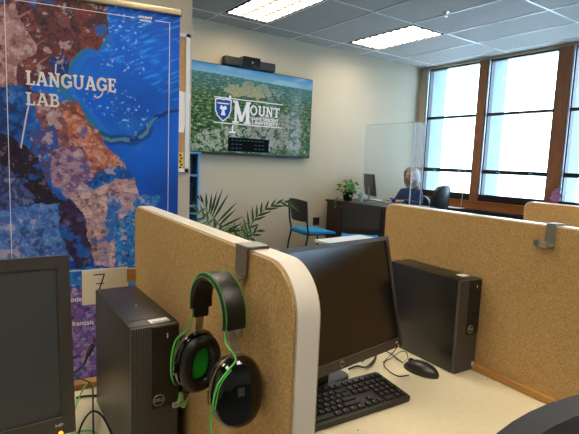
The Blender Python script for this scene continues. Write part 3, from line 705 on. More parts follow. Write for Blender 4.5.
# white line frame with gap for the small crest
def bl_(g, a, b, w=.0028):
    (x0_, z0_), (x1_, z1_) = a, b; d = Vector((x1_-x0_, z1_-z0_)).normalized(); n_ = Vector((-d.y, d.x))*w/2
    g.prism([(x0_+n_.x, z0_+n_.y), (x1_+n_.x, z1_+n_.y), (x1_-n_.x, z1_-n_.y), (x0_-n_.x, z0_-n_.y)], -.0014, -.0024, 'y')
g = MB(); zt, zbt, sl, sr = 2.015, .778, -.342, .370
bl_(g, (sl, zt), (.205, zt)); bl_(g, (.300, zt), (sr, zt)); bl_(g, (sr, zt), (sr, zbt)); bl_(g, (sl, zt), (sl, zbt)); bl_(g, (sl, zbt), (sr, zbt))
g.build('white_border_line', M['white'], bt)
g = MB()      # small illegible two-line emblem: marks only
for k in range(9): g.prism(rrect(.222+k*.0072, .222+k*.0072+.0045, 2.017+(.0012*(k % 2)), 2.027+(.001*(k % 3)), .001, 2), -.0014, -.0024, 'y')
for k in range(8): g.prism(rrect(.228+k*.0068, .228+k*.0068+.0045, 2.003, 2.011+(.001*(k % 2)), .001, 2), -.0014, -.0024, 'y')
g.build('small_emblem', M['white'], bt)
slab('banner_title', 'LANGUAGE', -.266, 1.652, .386, .064, M['white'], bt)
slab('banner_title', 'LAB', -.268, 1.562, .14, .058, M['white'], bt)
def btext(s, x, y, size, dx=0):
    a, b = bpx(x, y); return text_mesh('banner_lettering', s, size, M['white'], bt, Matrix.Translation((a+dx, -.0018, b)) @ FACE_Y, 1, .0006)
btext('Modern', 76.5, 299.5, .033); btext('français', 83, 323, .033)
DRIP = mat('paint_drip', '#d0c8d8', .5)
# squiggle and drips
for pts, w in (([(94, 96), (97, 98), (101, 96), (103, 92)], .006), ([(56, 64), (55.5, 74)], .006), ([(29, 104), (26, 118), (23, 136), (21, 148)], .006)):
    q = [bpx(*p) for p in pts]
    g = MB()
    for a, b in zip(q, q[1:]): bl_(g, a, b, w)
    g.build('paint_drip', DRIP, bt)

# ================================================================== CORK BOARD
cb = thing('cork_board', 'white framed cork board on the wall behind the banner', 'notice board', (.93, 3.399, 1.245))
MB().box(-.49, .49, -.012, 0, .02, .985).build('cork_sheet', M['cork'], cb)
g = MB().box(-.515, .515, -.02, 0, 0, .026).box(-.515, .515, -.02, 0, .98, 1.005).box(-.515, -.49, -.02, 0, 0, 1.005).box(.485, .515, -.02, 0, 0, 1.005)
g.build('frame', M['papwhite'], cb)
q0 = at_y(178, 91, 3.38); q1 = at_y(187.5, 133, 3.38)
tag(MB().prism([(q0.x-.15, q1.z+.01), (q1.x-.03, q1.z), (q1.x+.02, q0.z-.04), (q1.x+.022, q0.z-.01), (q0.x-.15, q0.z+.03)], 3.384, 3.3865, 'y').build('paper_notice', M['paper'], None), 'white paper pinned to the right edge of the cork board', 'paper')
q0 = at_y(179, 152, 3.38); q1 = at_y(185, 170, 3.38)
pc = thing('leaflet', 'small yellow leaflet pinned at the bottom corner of the cork board', 'leaflet', ((q0.x+q1.x)/2-.02, 3.386, q1.z))
MB().box(-.045, .035, -.0018, 0, 0, q0.z-q1.z).build('sheet', M['paper2'], pc)
g = MB()
for k in range(5): g.box(.0+(k % 2)*.008, .016+(k % 2)*.008, -.003, -.0018, .01+k*.023, .024+k*.023)
g.build('dark_print', M['ink'], pc)

# ================================================================== TV
tx1, tx0, tz1, tz0 = 4.03, 2.12, 2.476, 1.412; TY = 5.25
tv = thing('wall_television', 'large wall television showing an aerial view with a university logo', 'television', ((tx0+tx1)/2, TY, tz0))
tw, th_ = (tx1-tx0)/2, tz1-tz0
MB().box(-tw, tw, .0, .05, 0, th_, bev=.004).build('casing', M['black'], tv)
MB().box(-.3, .3, .05, .069, .2, .8).build('wall_mount', M['black'], tv)
sb = .028
mb = MB(); NX, NZ = 300, 170; X0, X1, ZZ0, ZZ1 = -tw+.008, tw-.008, sb, th_-.008
def tpx(x, y): p = at_y(x, y, TY); return p.x-(tx0+tx1)/2, p.z-tz0
TVV = 1
def cc(*h): return [col(x) for x in h]
TR = [([tpx(*p) for p in P], cs, sc) for P, cs, sc in [
 ([(228, 84), (248, 83), (268, 86), (272, 93), (262, 99), (240, 98), (226, 94)], cc('#8a9a5c', '#a29a68', '#b0a070', '#7c9050'), 10),
 ([(262, 87), (284, 90), (286, 96), (266, 97)], cc('#8a9a94', '#5c7a54', '#b0b8b0'), 26),
 ([(250, 118), (290, 112), (304, 128), (298, 150), (262, 150), (244, 134)], cc('#8a8886', '#6c6c64', '#a8a49e', '#566a44', '#75757a'), 14),
 ([(190, 138), (204, 130), (236, 124), (248, 132), (236, 142), (214, 150), (190, 150)], cc('#8a9484', '#5c7448', '#b4b8ae', '#788474', '#4a6a3c'), 16)]]
lay = mb.bm.verts.layers.float_color.new('art')
FG = cc('#0f2414', '#1c3d20', '#3a6230', '#64844a', '#a4b48c')
vs = []
for j in range(NZ+1):
    r = []
    for i in range(NX+1):
        x = X0+(X1-X0)*i/NX; z = ZZ0+(ZZ1-ZZ0)*j/NZ; v = mb.bm.verts.new((x, -.001, z)); r.append(v)
        t = (z-ZZ0)/(ZZ1-ZZ0); hz = .885-.015*math.sin(x*2)+.006*noise.noise((x*30, 0, 0))
        if t > hz:
            f = (t-hz)/(1-hz); c = col('#7cb0c8')*(1-f)+col('#3c88bc')*f
            c = c.lerp(col('#a8ccdc'), max(0, min(.4, noise.noise((x*4, z*14, 3)))))
        else:
            n1 = noise.fractal((x*18, z*30/(.5+(1-t)), 1), .55, 2.3, 6); q = max(0, min(.999, .42+n1*.62))*4; k = int(q); c = FG[k]*(1-q+k)+FG[k+1 if k < 4 else 4]*(q-k)
            a, b = x+.07*noise.fractal((x*9, z*9, 0), .7, 2.3, 5), z+.05*noise.fractal((x*9, z*9, 5), .7, 2.3, 5)
            for P, cs, sc in TR:
                if inside(P, a, b) and (sc < 11 or noise.fractal((x*14, z*18, sc), .7, 2.3, 4) > -.12):
                    n2 = noise.fractal((x*sc*2, z*sc*2, 7), .7, 2.2, 4); q = max(0, min(.999, .5+n2*.9))*(len(cs)-1); k = int(q); c = cs[k]*(1-q+k)+cs[min(k+1, len(cs)-1)]*(q-k)
            hf = max(0, (t-.62)/(hz-.62)); c = c*(1-.55*hf)+col('#4a8494')*.55*hf
            nb = noise.fractal((x*34, z*60, 11), .6, 2.2, 3)
            if nb > .62: c = c.lerp(col('#d4d8d2'), min(.8, (nb-.62)*4))
        v[lay] = (c.x, c.y, c.z, 1)
    vs.append(r)
for j in range(NZ):
    for i in range(NX): mb.bm.faces.new((vs[j][i], vs[j][i+1], vs[j+1][i+1], vs[j+1][i]))
TVE = .8
scr = mb.build('screen_picture', attr_mat('tv_picture', TVE, .12), tv)
wl = emis('tv_white', '#f4f8fc', TVE*.9); bl2 = emis('tv_blue', '#2c5cb0', TVE*.8); dk = emis('tv_dark', '#10181c', TVE)
g = MB()
def tline(a, b, w=.011):
    (x0_, z0_), (x1_, z1_) = tpx(*a), tpx(*b); d = Vector((x1_-x0_, z1_-z0_)).normalized(); n_ = Vector((-d.y, d.x))*w/2
    g.prism([(x0_+n_.x, z0_+n_.y), (x1_+n_.x, z1_+n_.y), (x1_-n_.x, z1_-n_.y), (x0_-n_.x, z0_-n_.y)], -.002, -.003, 'y')
lx0, zt_ = tpx(214, 96.5); lx1, _ = tpx(283, 104); _, zb_ = tpx(214, 122)
g.box(lx0, lx1, -.003, -.002, zt_-.005, zt_+.006).box(lx0, lx1, -.003, -.002, zb_-.006, zb_+.005)
g.box(lx0+.20, lx0+.23, -.003, -.002, zt_+.006, zt_+.035).box(lx0+.25, lx0+.27, -.003, -.002, zb_-.1, zb_-.02).box(lx0+.215, lx0+.30, -.003, -.002, zb_-.115, zb_-.095)
g.build('logo_rules', wl, tv)
def shield(cx, zc_, w, h): return [(cx-w, zc_+h), (cx-w*.4, zc_+h*1.06), (cx, zc_+h), (cx+w*.4, zc_+h*1.06), (cx+w, zc_+h), (cx+w*.98, zc_), (cx+w*.7, zc_-h*.55), (cx, zc_-h), (cx-w*.7, zc_-h*.55), (cx-w*.98, zc_)]
sx_, sz_ = (lx0+.125), (zt_+zb_)/2
MB().prism(shield(sx_, sz_, .112, .135), -.0035, -.002, 'y').build('logo_shield', wl, tv)
MB().prism(shield(sx_, sz_, .098, .120), -.0045, -.0035, 'y').build('logo_shield_field', bl2, tv)
g = MB().prism([(sx_-.05, sz_+.02), (sx_-.015, sz_+.0), (sx_-.03, sz_-.06), (sx_+.03, sz_-.06), (sx_+.015, sz_), (sx_+.05, sz_+.02), (sx_+.03, sz_+.06), (sx_, sz_+.04), (sx_-.03, sz_+.06)], -.0055, -.0045, 'y')
g.box(sx_-.08, sx_+.08, -.0055, -.0045, sz_+.075, sz_+.088); g.build('shield_charge', wl, tv)
slab('logo_capital', 'M', lx0+.255, zb_+.012, .26, zt_-zb_-.03, wl, tv)
slab('logo_word', 'OUNT', lx0+.50, zb_+.125, .45, .125, wl, tv)
xm_ = lx0+.73
for s_, zz in (('SAINT VINCENT', zb_+.083), ('UNIVERSITY', zb_+.034)):
    text_mesh('logo_word', s_, .058, wl, tv, Matrix.Translation((xm_, -.0028, zz)) @ FACE_Y, .98 if 'V' in s_ and len(s_) > 11 else 1.25, .001)
a = tpx(228, 137); b = tpx(268.5, 153)
cp = MB().box(a[0], b[0], -.003, -.002, b[1], a[1]).build('caption_panel', dk, tv)
g = MB()
for r_ in range(3):
    for k in range(9):
        if r_ and k in (3, 4, 5): continue
        xx = a[0]+.05+k*(b[0]-a[0]-.1)/9; g.box(xx, xx+.03, -.0036, -.003, a[1]-.035-r_*.05, a[1]-.028-r_*.05)
tag(g.build('caption_marks', emis('tv_caption_grey', '#7c8488', .5), cp), kind='stuff')

# conference camera bar on top of the TV
a = at_y(222, 63, 5.24); b = at_y(276, 69, 5.24)
vb = thing('video_bar', 'black conference camera bar sitting on top of the wall television', 'camera', ((a.x+b.x)/2, 5.25, tz1+.001))
w2 = (b.x-a.x)/2*.93
MB().box(-w2, w2, -.045, .045, .004, .108, bev=.01).build('speaker_bar', M['black'], vb)
MB().box(-w2*.34, w2*.34, -.062, .05, .0, .135, bev=.008).build('camera_housing', M['blackg'], vb)
MB().lathe([(.036, 0), (.036, .012), (.024, .014), (.01, .010)], 24, Matrix.Translation((0, -.06, .066)) @ Matrix.Rotation(PI/2, 4, 'X')).build('lens', M['blackg'], vb, True)
MB().tube([(.0, -.0735, .066), (0, -.0745, .066)], .012, 16).build('lens_ring', M['steel'], vb)

# wall outlet plate
p = at_y(315.5, 221, YW)
ot = thing('wall_outlet', 'dark wall outlet plate behind the blue-seated chair by the wall', 'outlet', (p.x, YW-.001, p.z))
MB().box(-.05, .05, -.03, 0, -.055, .055, bev=.004).build('plate', M['outlet'], ot)
for k in (-1, 1): MB().box(-.016, .016, -.033, -.028, k*.024-.011, k*.024+.011).build('socket', M['ink'], ot)

# ================================================================== BLUE SHELF
bs = thing('bookshelf', 'blue bookshelf half hidden behind the wall corner under the television', 'bookshelf', (1.95, 5.13, 0))
for x in (-.31, .29): MB().box(x, x+.022, -.15, .15, 0, 1.40).build('side_panel', M['shelfblue'], bs)
MB().box(-.325, .325, -.165, .15, 1.40, 1.424).build('top', M['shelfblue'], bs)
for z in (.06, .44, .80, 1.15): MB().box(-.288, .29, -.148, .14, z, z+.022).build('shelf', M['shelfblue'], bs)
MB().box(-.288, .29, .14, .149, 0, 1.40).build('back_panel', M['shelfdk'], bs)
for k in range(6):
    bx_ = .26-k*.036; hgt = .22+.02*((k*7) % 3)
    for z in (.822, 1.172):
        if z == 1.172 and hgt > .21: hgt = .2
        o = MB().box(bx_, bx_+.03, 4.99-5.13+.04, .09, 0, hgt, bev=.002).build('book', M['shelfdk'], None)
        o.location = (1.95, 5.13, z); tag(o, 'dark book spine inside the blue bookshelf', 'book', 'dark books on the blue bookshelf')

# ================================================================== PALM
pp = at_d(243, 238, 5.3)
pl = thing('potted_palm', 'potted palm with long feathery fronds below the television', 'plant', (pp.x, pp.y, 0))
MB().lathe([(.11, 0), (.15, .02), (.17, .28), (.175, .3), (.16, .3), (.155, .27)], 28).build('pot', M['pot'], pl, True)
MB().lathe([(.155, .26), (.10, .268), (.01, .272)], 20).build('soil', M['soil'], pl)
def frond(pts, ll, name='frond', m='leaf', n=22, droop=.3, up=None):
    path = spline(pts, 8); g = MB(); g.tube(path, [.006*(1-.75*i/len(path)) for i in range(len(path))], 6)
    Ln = len(path)
    for k in range(n):
        t = .34+.66*k/n; i = min(int(t*(Ln-1)), Ln-2); p = path[i].lerp(path[i+1], t*(Ln-1)-i); tan = (path[i+1]-path[i]).normalized()
        side = tan.cross(up or Vector((.3, .3, 1))).normalized()
        l = ll*(math.sin(PI*min(1, (t-.2)/.85))**.6)*random.uniform(.85, 1.1)
        for sd in (-1, 1):
            d = (side*sd*.85+tan*.75+Vector((0, 0, random.uniform(-.1, .1)))).normalized(); q1_ = p+d*l*.5; q2_ = p+d*l+Vector((0, 0, -droop*l))
            wv = d.cross(Vector((random.uniform(-.3, .3), random.uniform(-.3, .3), 1))).normalized()*.0095
            a = [g.bm.verts.new(x) for x in (p-wv*.4, p+wv*.4, q1_+wv, q2_, q1_-wv)]; g.bm.faces.new((a[0], a[1], a[2], a[4])); g.bm.faces.new((a[4], a[2], a[3]))
            dv = Vector((0, 0, .004)); a = [g.bm.verts.new(x) for x in (p-wv*.4+dv, p+dv*0, q1_+dv*.2, q2_)]
    o = g.build(name, M[m], pl, False); return o
def lp(x, y, d): return at_d(x, y, d)-Vector((pp.x, pp.y, 0))
def leafy(name, rach, leaves, m, w=.013):
    path = spline([(0, 0, .27)]+[lp(*p) for p in rach], 8); g = MB(); g.tube(path, [.006*(1-.7*i/len(path)) for i in range(len(path))], 6)
    for (x0_, y0_, x1_, y1_, d) in leaves:
        p = lp(x0_, y0_, d); p = min(path, key=lambda q: (q-p).length); q = lp(x1_, y1_, d-random.uniform(0, .12)); dr = (q-p).normalized()
        wv = dr.cross(Vector((.58, .8, 0))).normalized()*w; bk = Vector((.58, .8, 0))*.006
        P = [(0, .25), (.3, 1), (.65, .75), (1, .02)]
        A_ = [(g.bm.verts.new(p.lerp(q, t)+wv*k), g.bm.verts.new(p.lerp(q, t)+bk*math.sin(PI*t)), g.bm.verts.new(p.lerp(q, t)-wv*k)) for t, k in P]
        for a, b in zip(A_, A_[1:]): g.bm.faces.new((a[0], a[1], b[1], b[0])); g.bm.faces.new((a[1], a[2], b[2], b[1]))
    return g.build(name, M[m], pl)
leafy('frond', [(240, 246, 5.3), (228, 236, 5.25), (214, 218, 5.15), (203, 203, 5.08), (197, 197, 5.05)],
 [(213, 216, 223, 188, 5.15), (215, 219, 229, 193, 5.15), (217, 222, 237, 202, 5.15), (219, 225, 236, 209, 5.15), (222, 228, 244, 216, 5.2), (225, 231, 243, 223, 5.2), (209, 211, 212, 193, 5.1), (206, 207, 206, 192, 5.1), (203, 203, 200, 194, 5.1), (199, 199, 195, 193, 5.1), (211, 213, 217, 191, 5.1),
  (226, 233, 245, 230, 5.2), (214, 218, 204, 228, 5.15), (210, 213, 198, 222, 5.1), (218, 224, 210, 234, 5.15), (206, 208, 194, 215, 5.1), (223, 230, 218, 240, 5.2)], 'leaf')
leafy('frond', [(246, 242, 5.3), (252, 224, 5.25), (262, 212, 5.2), (276, 204, 5.15), (288, 202, 5.1), (298, 207, 5.08)],
 [(248, 236, 243, 217, 5.25), (250, 230, 247, 210, 5.25), (253, 223, 252, 206, 5.2), (256, 219, 257, 204, 5.2), (260, 214, 262, 202, 5.2), (265, 210, 269, 200, 5.15), (270, 207, 276, 199, 5.15), (276, 204, 284, 199, 5.15), (283, 203, 292, 201, 5.1),
  (250, 230, 258, 224, 5.2), (254, 222, 266, 216, 5.2), (258, 217, 272, 211, 5.2), (264, 211, 279, 208, 5.15), (270, 207, 286, 206, 5.15), (280, 203, 293, 209, 5.1), (288, 202, 300, 212, 5.1), (247, 238, 240, 226, 5.25), (248, 238, 256, 231, 5.25)], 'leaf')
leafy('frond', [(238, 250, 5.2), (222, 238, 5.1), (208, 222, 5.0), (196, 210, 4.95), (190, 206, 4.95)],
 [(208, 222, 196, 226, 5.0), (204, 218, 192, 220, 5.0), (200, 214, 188, 213, 5.0), (214, 230, 204, 233, 5.0), (208, 222, 206, 208, 5.0), (204, 218, 200, 204, 5.0), (199, 213, 193, 202, 4.95), (214, 230, 214, 214, 5.05), (220, 236, 222, 222, 5.05), (226, 241, 232, 230, 5.1)], 'leafl')
leafy('frond', [(246, 248, 5.2), (250, 238, 5.1), (257, 231, 5.0), (263, 229, 4.95)],
 [(249, 240, 243, 230, 5.1), (251, 237, 250, 226, 5.1), (254, 234, 258, 224, 5.05), (252, 236, 262, 235, 5.05), (257, 231, 266, 231, 5.0), (249, 242, 241, 238, 5.1), (250, 239, 256, 241, 5.1)], 'leaf')
for k, a in enumerate((1.2, 2.3, 3.3, 4.4)):
    c_, s_ = math.cos(a), math.sin(a); h_ = .45+.05*k
    frond([(0, 0, .27), (.04*c_, .04*s_, .42), (.16*c_, .16*s_, h_+.08), (.34*c_, .34*s_, h_-.02)], .16, n=14)

# ================================================================== GUEST CHAIRS
def guest_chair(loc, heading, label):
    t = thing('guest_chair', label, 'chair', loc, -heading, 'blue seated guest chairs')
    W = .23
    # seat: padded with waterfall front
    g = MB(); sec = rrect(-W, W, -.23, .235, .06, 5)
    rings = []
    for dzv, ins in ((.465, .012), (.472, 0), (.49, .0), (.502, .008), (.508, .03)):
        rings.append([g.bm.verts.new((x*(1-ins/W), y*(1-ins/.23), dzv-(.025*max(0, (y-.1)/.13)**2))) for x, y in sec])
    for a, b in zip(rings, rings[1:]):
        n = len(sec)
        for k in range(n): g.bm.faces.new((a[k], a[(k+1) % n], b[(k+1) % n], b[k]))
    g.bm.faces.new(rings[0][::-1]); g.bm.faces.new(rings[-1]); g.build('seat', M['blueseat'], t, True)
    MB().box(-W+.01, W-.01, -.22, .2, .452, .466, bev=.004).build('seat_shell', M['black'], t)
    # curved back
    g = MB(); n = 12; A_, B_ = [], []
    for j in range(7):
        z = .615+.26*j/6; ra, rb = [], []
        for k in range(n+1):
            u = -1+2*k/n; x = u*(.235-.03*(j/6)**2*0+.0)*(1-.10*(1-j/6)); y = -.215-.035*(j/6)-.05*(1-u*u)+.02
            zz = z+(.02*(1-u*u) if j == 6 else 0)
            ra.append(g.bm.verts.new((x, y, zz))); rb.append(g.bm.verts.new((x, y-.012, zz)))
        A_.append(ra); B_.append(rb)
    for j in range(6):
        for k in range(n):
            g.bm.faces.new((A_[j][k], A_[j][k+1], A_[j+1][k+1], A_[j+1][k])); g.bm.faces.new((B_[j][k+1], B_[j][k], B_[j+1][k], B_[j+1][k+1]))
    for k in range(n):
        g.bm.faces.new((A_[0][k+1], A_[0][k], B_[0][k], B_[0][k+1])); g.bm.faces.new((A_[6][k], A_[6][k+1], B_[6][k+1], B_[6][k]))
    for j in range(6):
        g.bm.faces.new((A_[j][0], A_[j+1][0], B_[j+1][0], B_[j][0])); g.bm.faces.new((A_[j+1][n], A_[j][n], B_[j][n], B_[j+1][n]))
    g.build('backrest', M['meshback'], t, True)
    for s in (-1, 1):
        MB().tube(spline([(s*.235, -.27, 0), (s*.232, -.23, .3), (s*.228, -.2, .47), (s*.235, -.225, .62), (s*.238, -.245, .86)]), .012, 8).build('rear_leg', M['black'], t, True)
        MB().tube(spline([(s*.22, .24, 0), (s*.215, .21, .3), (s*.21, .18, .455)]), .011, 8).build('front_leg', M['black'], t, True)
        MB().tube([(s*.228, -.2, .458), (s*.212, .18, .455)], .009, 8).build('side_rail', M['black'], t, True)
    return t
cA = at_d(311, 229, 6.2)
guest_chair((cA.x, cA.y-.04, 0), math.radians(98), 'blue seated chair by the wall right of the palm, seen from the side')
cB = at_d(361, 232, 5.6)
guest_chair((cB.x+.08, cB.y+.1, 0), math.radians(43), 'blue seated chair seen from behind, in front of the dark reception desk')

# low white table between
ta, tb_ = at_z(314, 239.5, .722), at_z(360, 234.8, .722); td = (tb_-ta).normalized(); wt = (ta+tb_)/2-Vector((-td.y, td.x, 0))*.2
tb = thing('side_table', 'small white table edge showing just above the middle monitor', 'table', (wt.x, wt.y, 0), math.atan2(td.y, td.x))
hw_ = (tb_-ta).length/2
MB().prism(rrect(-hw_, hw_, -.2, .2, .01), .70, .722, 'z', bev=.004).build('tabletop', M['papwhite'], tb)
MB().tube([(0, 0, .02), (0, 0, .70)], .025, 12).build('column', M['steel'], tb, True)
MB().lathe([(.2, 0), (.2, .01), (.03, .03)], 28).build('base', M['steel'], tb, True)

# ================================================================== RECEPTION DESK
rd = thing('reception_desk', 'dark brown wooden reception desk near the windows', 'desk', (4.39, 4.60, 0))
MB().box(-.02, .78, -.66, .67, .812, .84, bev=.003).build('worktop', M['dwood'], rd)
MB().box(0, .025, -.64, .65, 0, .812).build('front_panel', M['dwood'], rd)
for y in (-.64, .625): MB().box(.025, .75, y, y+.025, 0, .812).build('end_panel', M['dwood'], rd)
# acrylic screen
px_ = 4.75
sc = thing('acrylic_screen', 'tall clear acrylic sneeze guard standing on the reception desk', 'screen', (px_, 4.475, .841))
MB().box(-.003, .003, -.43, .43, 0, 1.07).build('main_sheet', M['plexi'], sc)
MB().box(.003, .21, -.433, -.427, 0, 1.07).build('side_sheet', M['plexi'], sc)
g = MB().box(-.004, .004, .424, .431, 0, 1.072).box(-.006, .006, -.436, -.424, 0, 1.072).box(-.004, .004, -.43, .43, 1.067, 1.073)
g.build('bright_edge', M['plexiedge'], sc)
MB().box(.203, .212, -.436, -.424, 0, 1.072).box(.003, .21, -.434, -.426, 1.067, 1.073).build('side_edge', M['plexiedge'], sc)
for y in (-.2, .25): MB().box(-.08, .08, y-.02, y+.02, 0, .006).build('foot', M['plexiedge'], sc)
# pothos
q = at_z(347.5, 203, .845); po = thing('potted_plant', 'bushy green plant in a black pot on the reception desk', 'plant', (4.52, 4.52/q.x*q.y, .841))
MB().lathe([(.05, 0), (.06, .01), (.078, .10), (.08, .125), (.072, .125), (.07, .11)], 24).build('pot', M['pot'], po, True)
MB().lathe([(.07, .105), (.03, .112), (.001, .113)], 16).build('soil', M['soil'], po)
def leafq(g, c, d, l, w):
    d = d.normalized(); s_ = d.cross(Vector((0, 0, 1))); s_ = s_.normalized() if s_.length > .01 else Vector((1, 0, 0)); nrm = s_.cross(d)
    P = [c, c+d*l*.3+s_*w*.5+nrm*.01, c+d*l*.7+s_*w*.36+nrm*.004, c+d*l-nrm*.012, c+d*l*.7-s_*w*.36+nrm*.004, c+d*l*.3-s_*w*.5+nrm*.01]; m_ = c+d*l*.45-nrm*.004
    v = [g.bm.verts.new(p) for p in P]; mm = g.bm.verts.new(m_)
    for k in range(6): g.bm.faces.new((v[k], v[(k+1) % 6], mm))
g = MB(); st = MB()
for k in range(75):
    a = random.uniform(0, 2*PI); r = abs(random.gauss(0, .085)); z = .12+random.uniform(.02, .19)-r*.5
    c = Vector((r*math.cos(a), r*math.sin(a), z)); leafq(g, c, Vector((math.cos(a), math.sin(a), random.uniform(-.6, .4))), random.uniform(.05, .08), random.uniform(.035, .05))
    if k % 3 == 0: st.tube(spline([(c.x*.2, c.y*.2, .11), (c.x*.6, c.y*.6, z*.8+.03), c], 3), .002, 5)
for dx, zz in ((-.10, .05), (-.13, .0), (-.12, -.06)):
    leafq(g, Vector((dx-.02, .06, zz)), Vector((-.5, .2, -.6)), .075, .05)
st.tube(spline([(0, 0, .12), (-.08, .04, .1), (-.13, .06, .0), (-.15, .07, -.08)], 5), .002, 5)
g.build('foliage', M['leafp'], po); st.build('stems', M['stem'], po)
# reception monitor
q = at_d(371.5, 199, 7.0)
rm = thing('computer_monitor', 'slim grey monitor seen from the side on the reception desk', 'monitor', (q.x, q.y, .841), math.radians(62))
A = Matrix.Translation((0, 0, .07)) @ Matrix.Rotation(math.radians(-9), 4, 'X')
RM_ = Matrix.Rotation(math.radians(0), 4, 'Z')
MB().box(-.25, .25, 0, .03, 0, .32, A, .004).build('casing', M['bezel'], rm)
MB().box(-.24, .24, -.002, 0, .012, .31, A).build('screen', M['screen2'], rm)
MB().box(-.03, .03, .03, .05, .005, .2).build('stand_neck', M['steel'], rm)
MB().box(-.1, .1, -.05, .12, 0, .01, bev=.003).build('stand_base', M['steel'], rm)
q = at_z(366, 201.5, .842); t = thing('glass_tumbler', 'small pale blue glass beside the reception monitor', 'glass', (q.x-.1, q.y, .841))
MB().lathe([(.03, 0), (.036, .09), (.033, .09), (.028, .006)], 18).build('tumbler', M['blueglass'], t, True)
q = at_d(381, 201, 6.72); t = thing('keyboard', 'pale keyboard on the reception desk by the person\'s hand', 'keyboard', (q.x, q.y, .841), math.radians(80))
MB().box(-.2, .2, -.06, .06, 0, .015, bev=.003).build('keyboard_body', M['alu'], t)
for k in range(4): MB().box(-.19, .19, -.05+k*.026, -.03+k*.026, .015, .018).build('key_row', M['papwhite'], t)

# ================================================================== PERSON (seated, facing the reception monitor)
def skin_mesh(name, pts, edges, rad, m, parent, sub=2):
    me = bpy.data.meshes.new(name); me.from_pydata([tuple(p) for p in pts], edges, []); o = bpy.data.objects.new(name, me); C.objects.link(o)
    sk = o.modifiers.new('skin', 'SKIN'); sk.use_smooth_shade = True
    for i, r in enumerate(rad): me.skin_vertices[0].data[i].radius = r if isinstance(r, tuple) else (r, r)
    me.skin_vertices[0].data[0].use_root = True
    o.modifiers.new('sub', 'SUBSURF').levels = sub; o.modifiers['sub'].render_levels = sub
    bpy.context.view_layer.update(); dg = bpy.context.evaluated_depsgraph_get()
    nm = bpy.data.meshes.new_from_object(o.evaluated_get(dg)); bpy.data.objects.remove(o)
    o = bpy.data.objects.new(name, nm); C.objects.link(o); nm.materials.clear(); nm.materials.append(m); o.parent = parent
    nm.polygons.foreach_set('use_smooth', [True]*len(nm.polygons)); return o
hp = at_d(409, 180, 6.78)
pr = thing('person', 'seated person in a navy top behind the clear screen, reaching towards the keyboard', 'person', (hp.x+.06, hp.y, 0), math.radians(188))
# local +x = facing direction; body in one mesh
sx = .47
pts = [(-.05, 0, .52), (-.06, 0, .68), (-.03, 0, .84), (-.01, 0, .98), (.0, 0, 1.04), (.02, 0, 1.10),
 (0, .14, .98), (.08, .2, .82), (.28, .13, .875), (.36, .11, .885),
 (0, -.14, .98), (.08, -.2, .82), (.26, -.14, .87), (.34, -.12, .88),
 (.0, .09, .50), (.38, .11, .50), (.40, .11, .12), (.0, -.09, .50), (.38, -.11, .50), (.40, -.11, .12), (.5, .11, .06), (.5, -.11, .06)]
edges = [(0, 1), (1, 2), (2, 3), (3, 4), (4, 5), (3, 6), (6, 7), (7, 8), (8, 9), (3, 10), (10, 11), (11, 12), (12, 13), (0, 14), (14, 15), (15, 16), (0, 17), (17, 18), (18, 19), (16, 20), (19, 21)]
rad = [(.15, .12), (.135, .11), (.15, .11), (.12, .09), (.055, .055), (.05, .05), .065, .05, .036, .026, .065, .05, .036, .026, .09, .065, .045, .09, .065, .045, .035, .035]
skin_mesh('body', pts, edges, rad, M['navy'], pr)
g = MB(); hv = bmesh.ops.create_uvsphere(g.bm, u_segments=32, v_segments=24, radius=1)['verts']
for v in hv:
    x, y, z = v.co; jaw = max(0, -z); w = .075*(1-.32*jaw)
    X_ = x*.095*(1-.12*jaw); Z_ = z*.118
    if x > 0:
        X_ += .016*math.exp(-((z+.08)/.16)**2-(y/.16)**2)*1.6           # nose
        X_ -= .010*math.exp(-((z-.12)/.10)**2)*math.exp(-((abs(y)-.4)/.2)**2)     # eye sockets
        X_ += .006*math.exp(-((z+.45)/.09)**2-(y/.35)**2)               # lips
        X_ += .010*math.exp(-((z+.8)/.15)**2-(y/.4)**2)                 # chin
    v.co = Vector((X_+.04, y*w, Z_+1.21))
hd = g.build('head', M['skin'], pr, True)
for s_ in (-1, 1):
    MB().sphere((.118, s_*.03, 1.222), .011, u=12, v=8).build('eye', M['eye'], hd, True)
    MB().sphere((.035, s_*.074, 1.20), .028, (.6, .3, 1), 12, 8).build('ear', M['skin'], hd, True)
MB().sphere((.128, 0, 1.158), .018, (.35, 1.1, .25), 12, 8).build('mouth', M['lip'], hd, True)
g = MB(); hv = bmesh.ops.create_uvsphere(g.bm, u_segments=28, v_segments=20, radius=1)['verts']
for v in hv:
    x, y, z = v.co; k = 1+.05*noise.noise((x*4, y*4, z*4))
    xx = x*.118*k; lim = .075 if z > .3 else .045
    v.co = Vector((min(xx*1.1, .105 if z > .45 else lim)+.015, y*.112*k, z*.14*k*(1.35 if z < 0 else 1)+1.222))
g.build('hair', M['hair'], pr, True)
for s_, bx0 in ((1, (.36, .11, .885)), (-1, (.34, -.12, .88))):
    g = MB().sphere((bx0[0]+.045, bx0[1], bx0[2]-.004), .04, (1.15, .95, .45), 14, 10)
    hnd = g.build('hand', M['skin'], pr, True)
    for f_, (dy, l_) in enumerate(((-.03, .055), (-.012, .068), (.008, .064), (.026, .05))):
        b0 = Vector((bx0[0]+.075, bx0[1]+dy*s_, bx0[2]))
        MB().tube(spline([b0-Vector((.012, 0, 0)), b0+Vector((l_*.5, 0, .006)), b0+Vector((l_*.85, 0, -.006)), b0+Vector((l_, 0, -.018))], 4), [.0095]*7+[.0085]*5+[.005], 8).build('finger', M['skin'], hnd, True)
    b0 = Vector((bx0[0]+.03, bx0[1]-.035*s_, bx0[2]-.006))
    MB().tube(spline([b0, b0+Vector((.03, -.022*s_, -.002)), b0+Vector((.058, -.022*s_, -.01))], 4), [.011]*5+[.009]*3+[.006], 8).build('thumb', M['skin'], hnd, True)

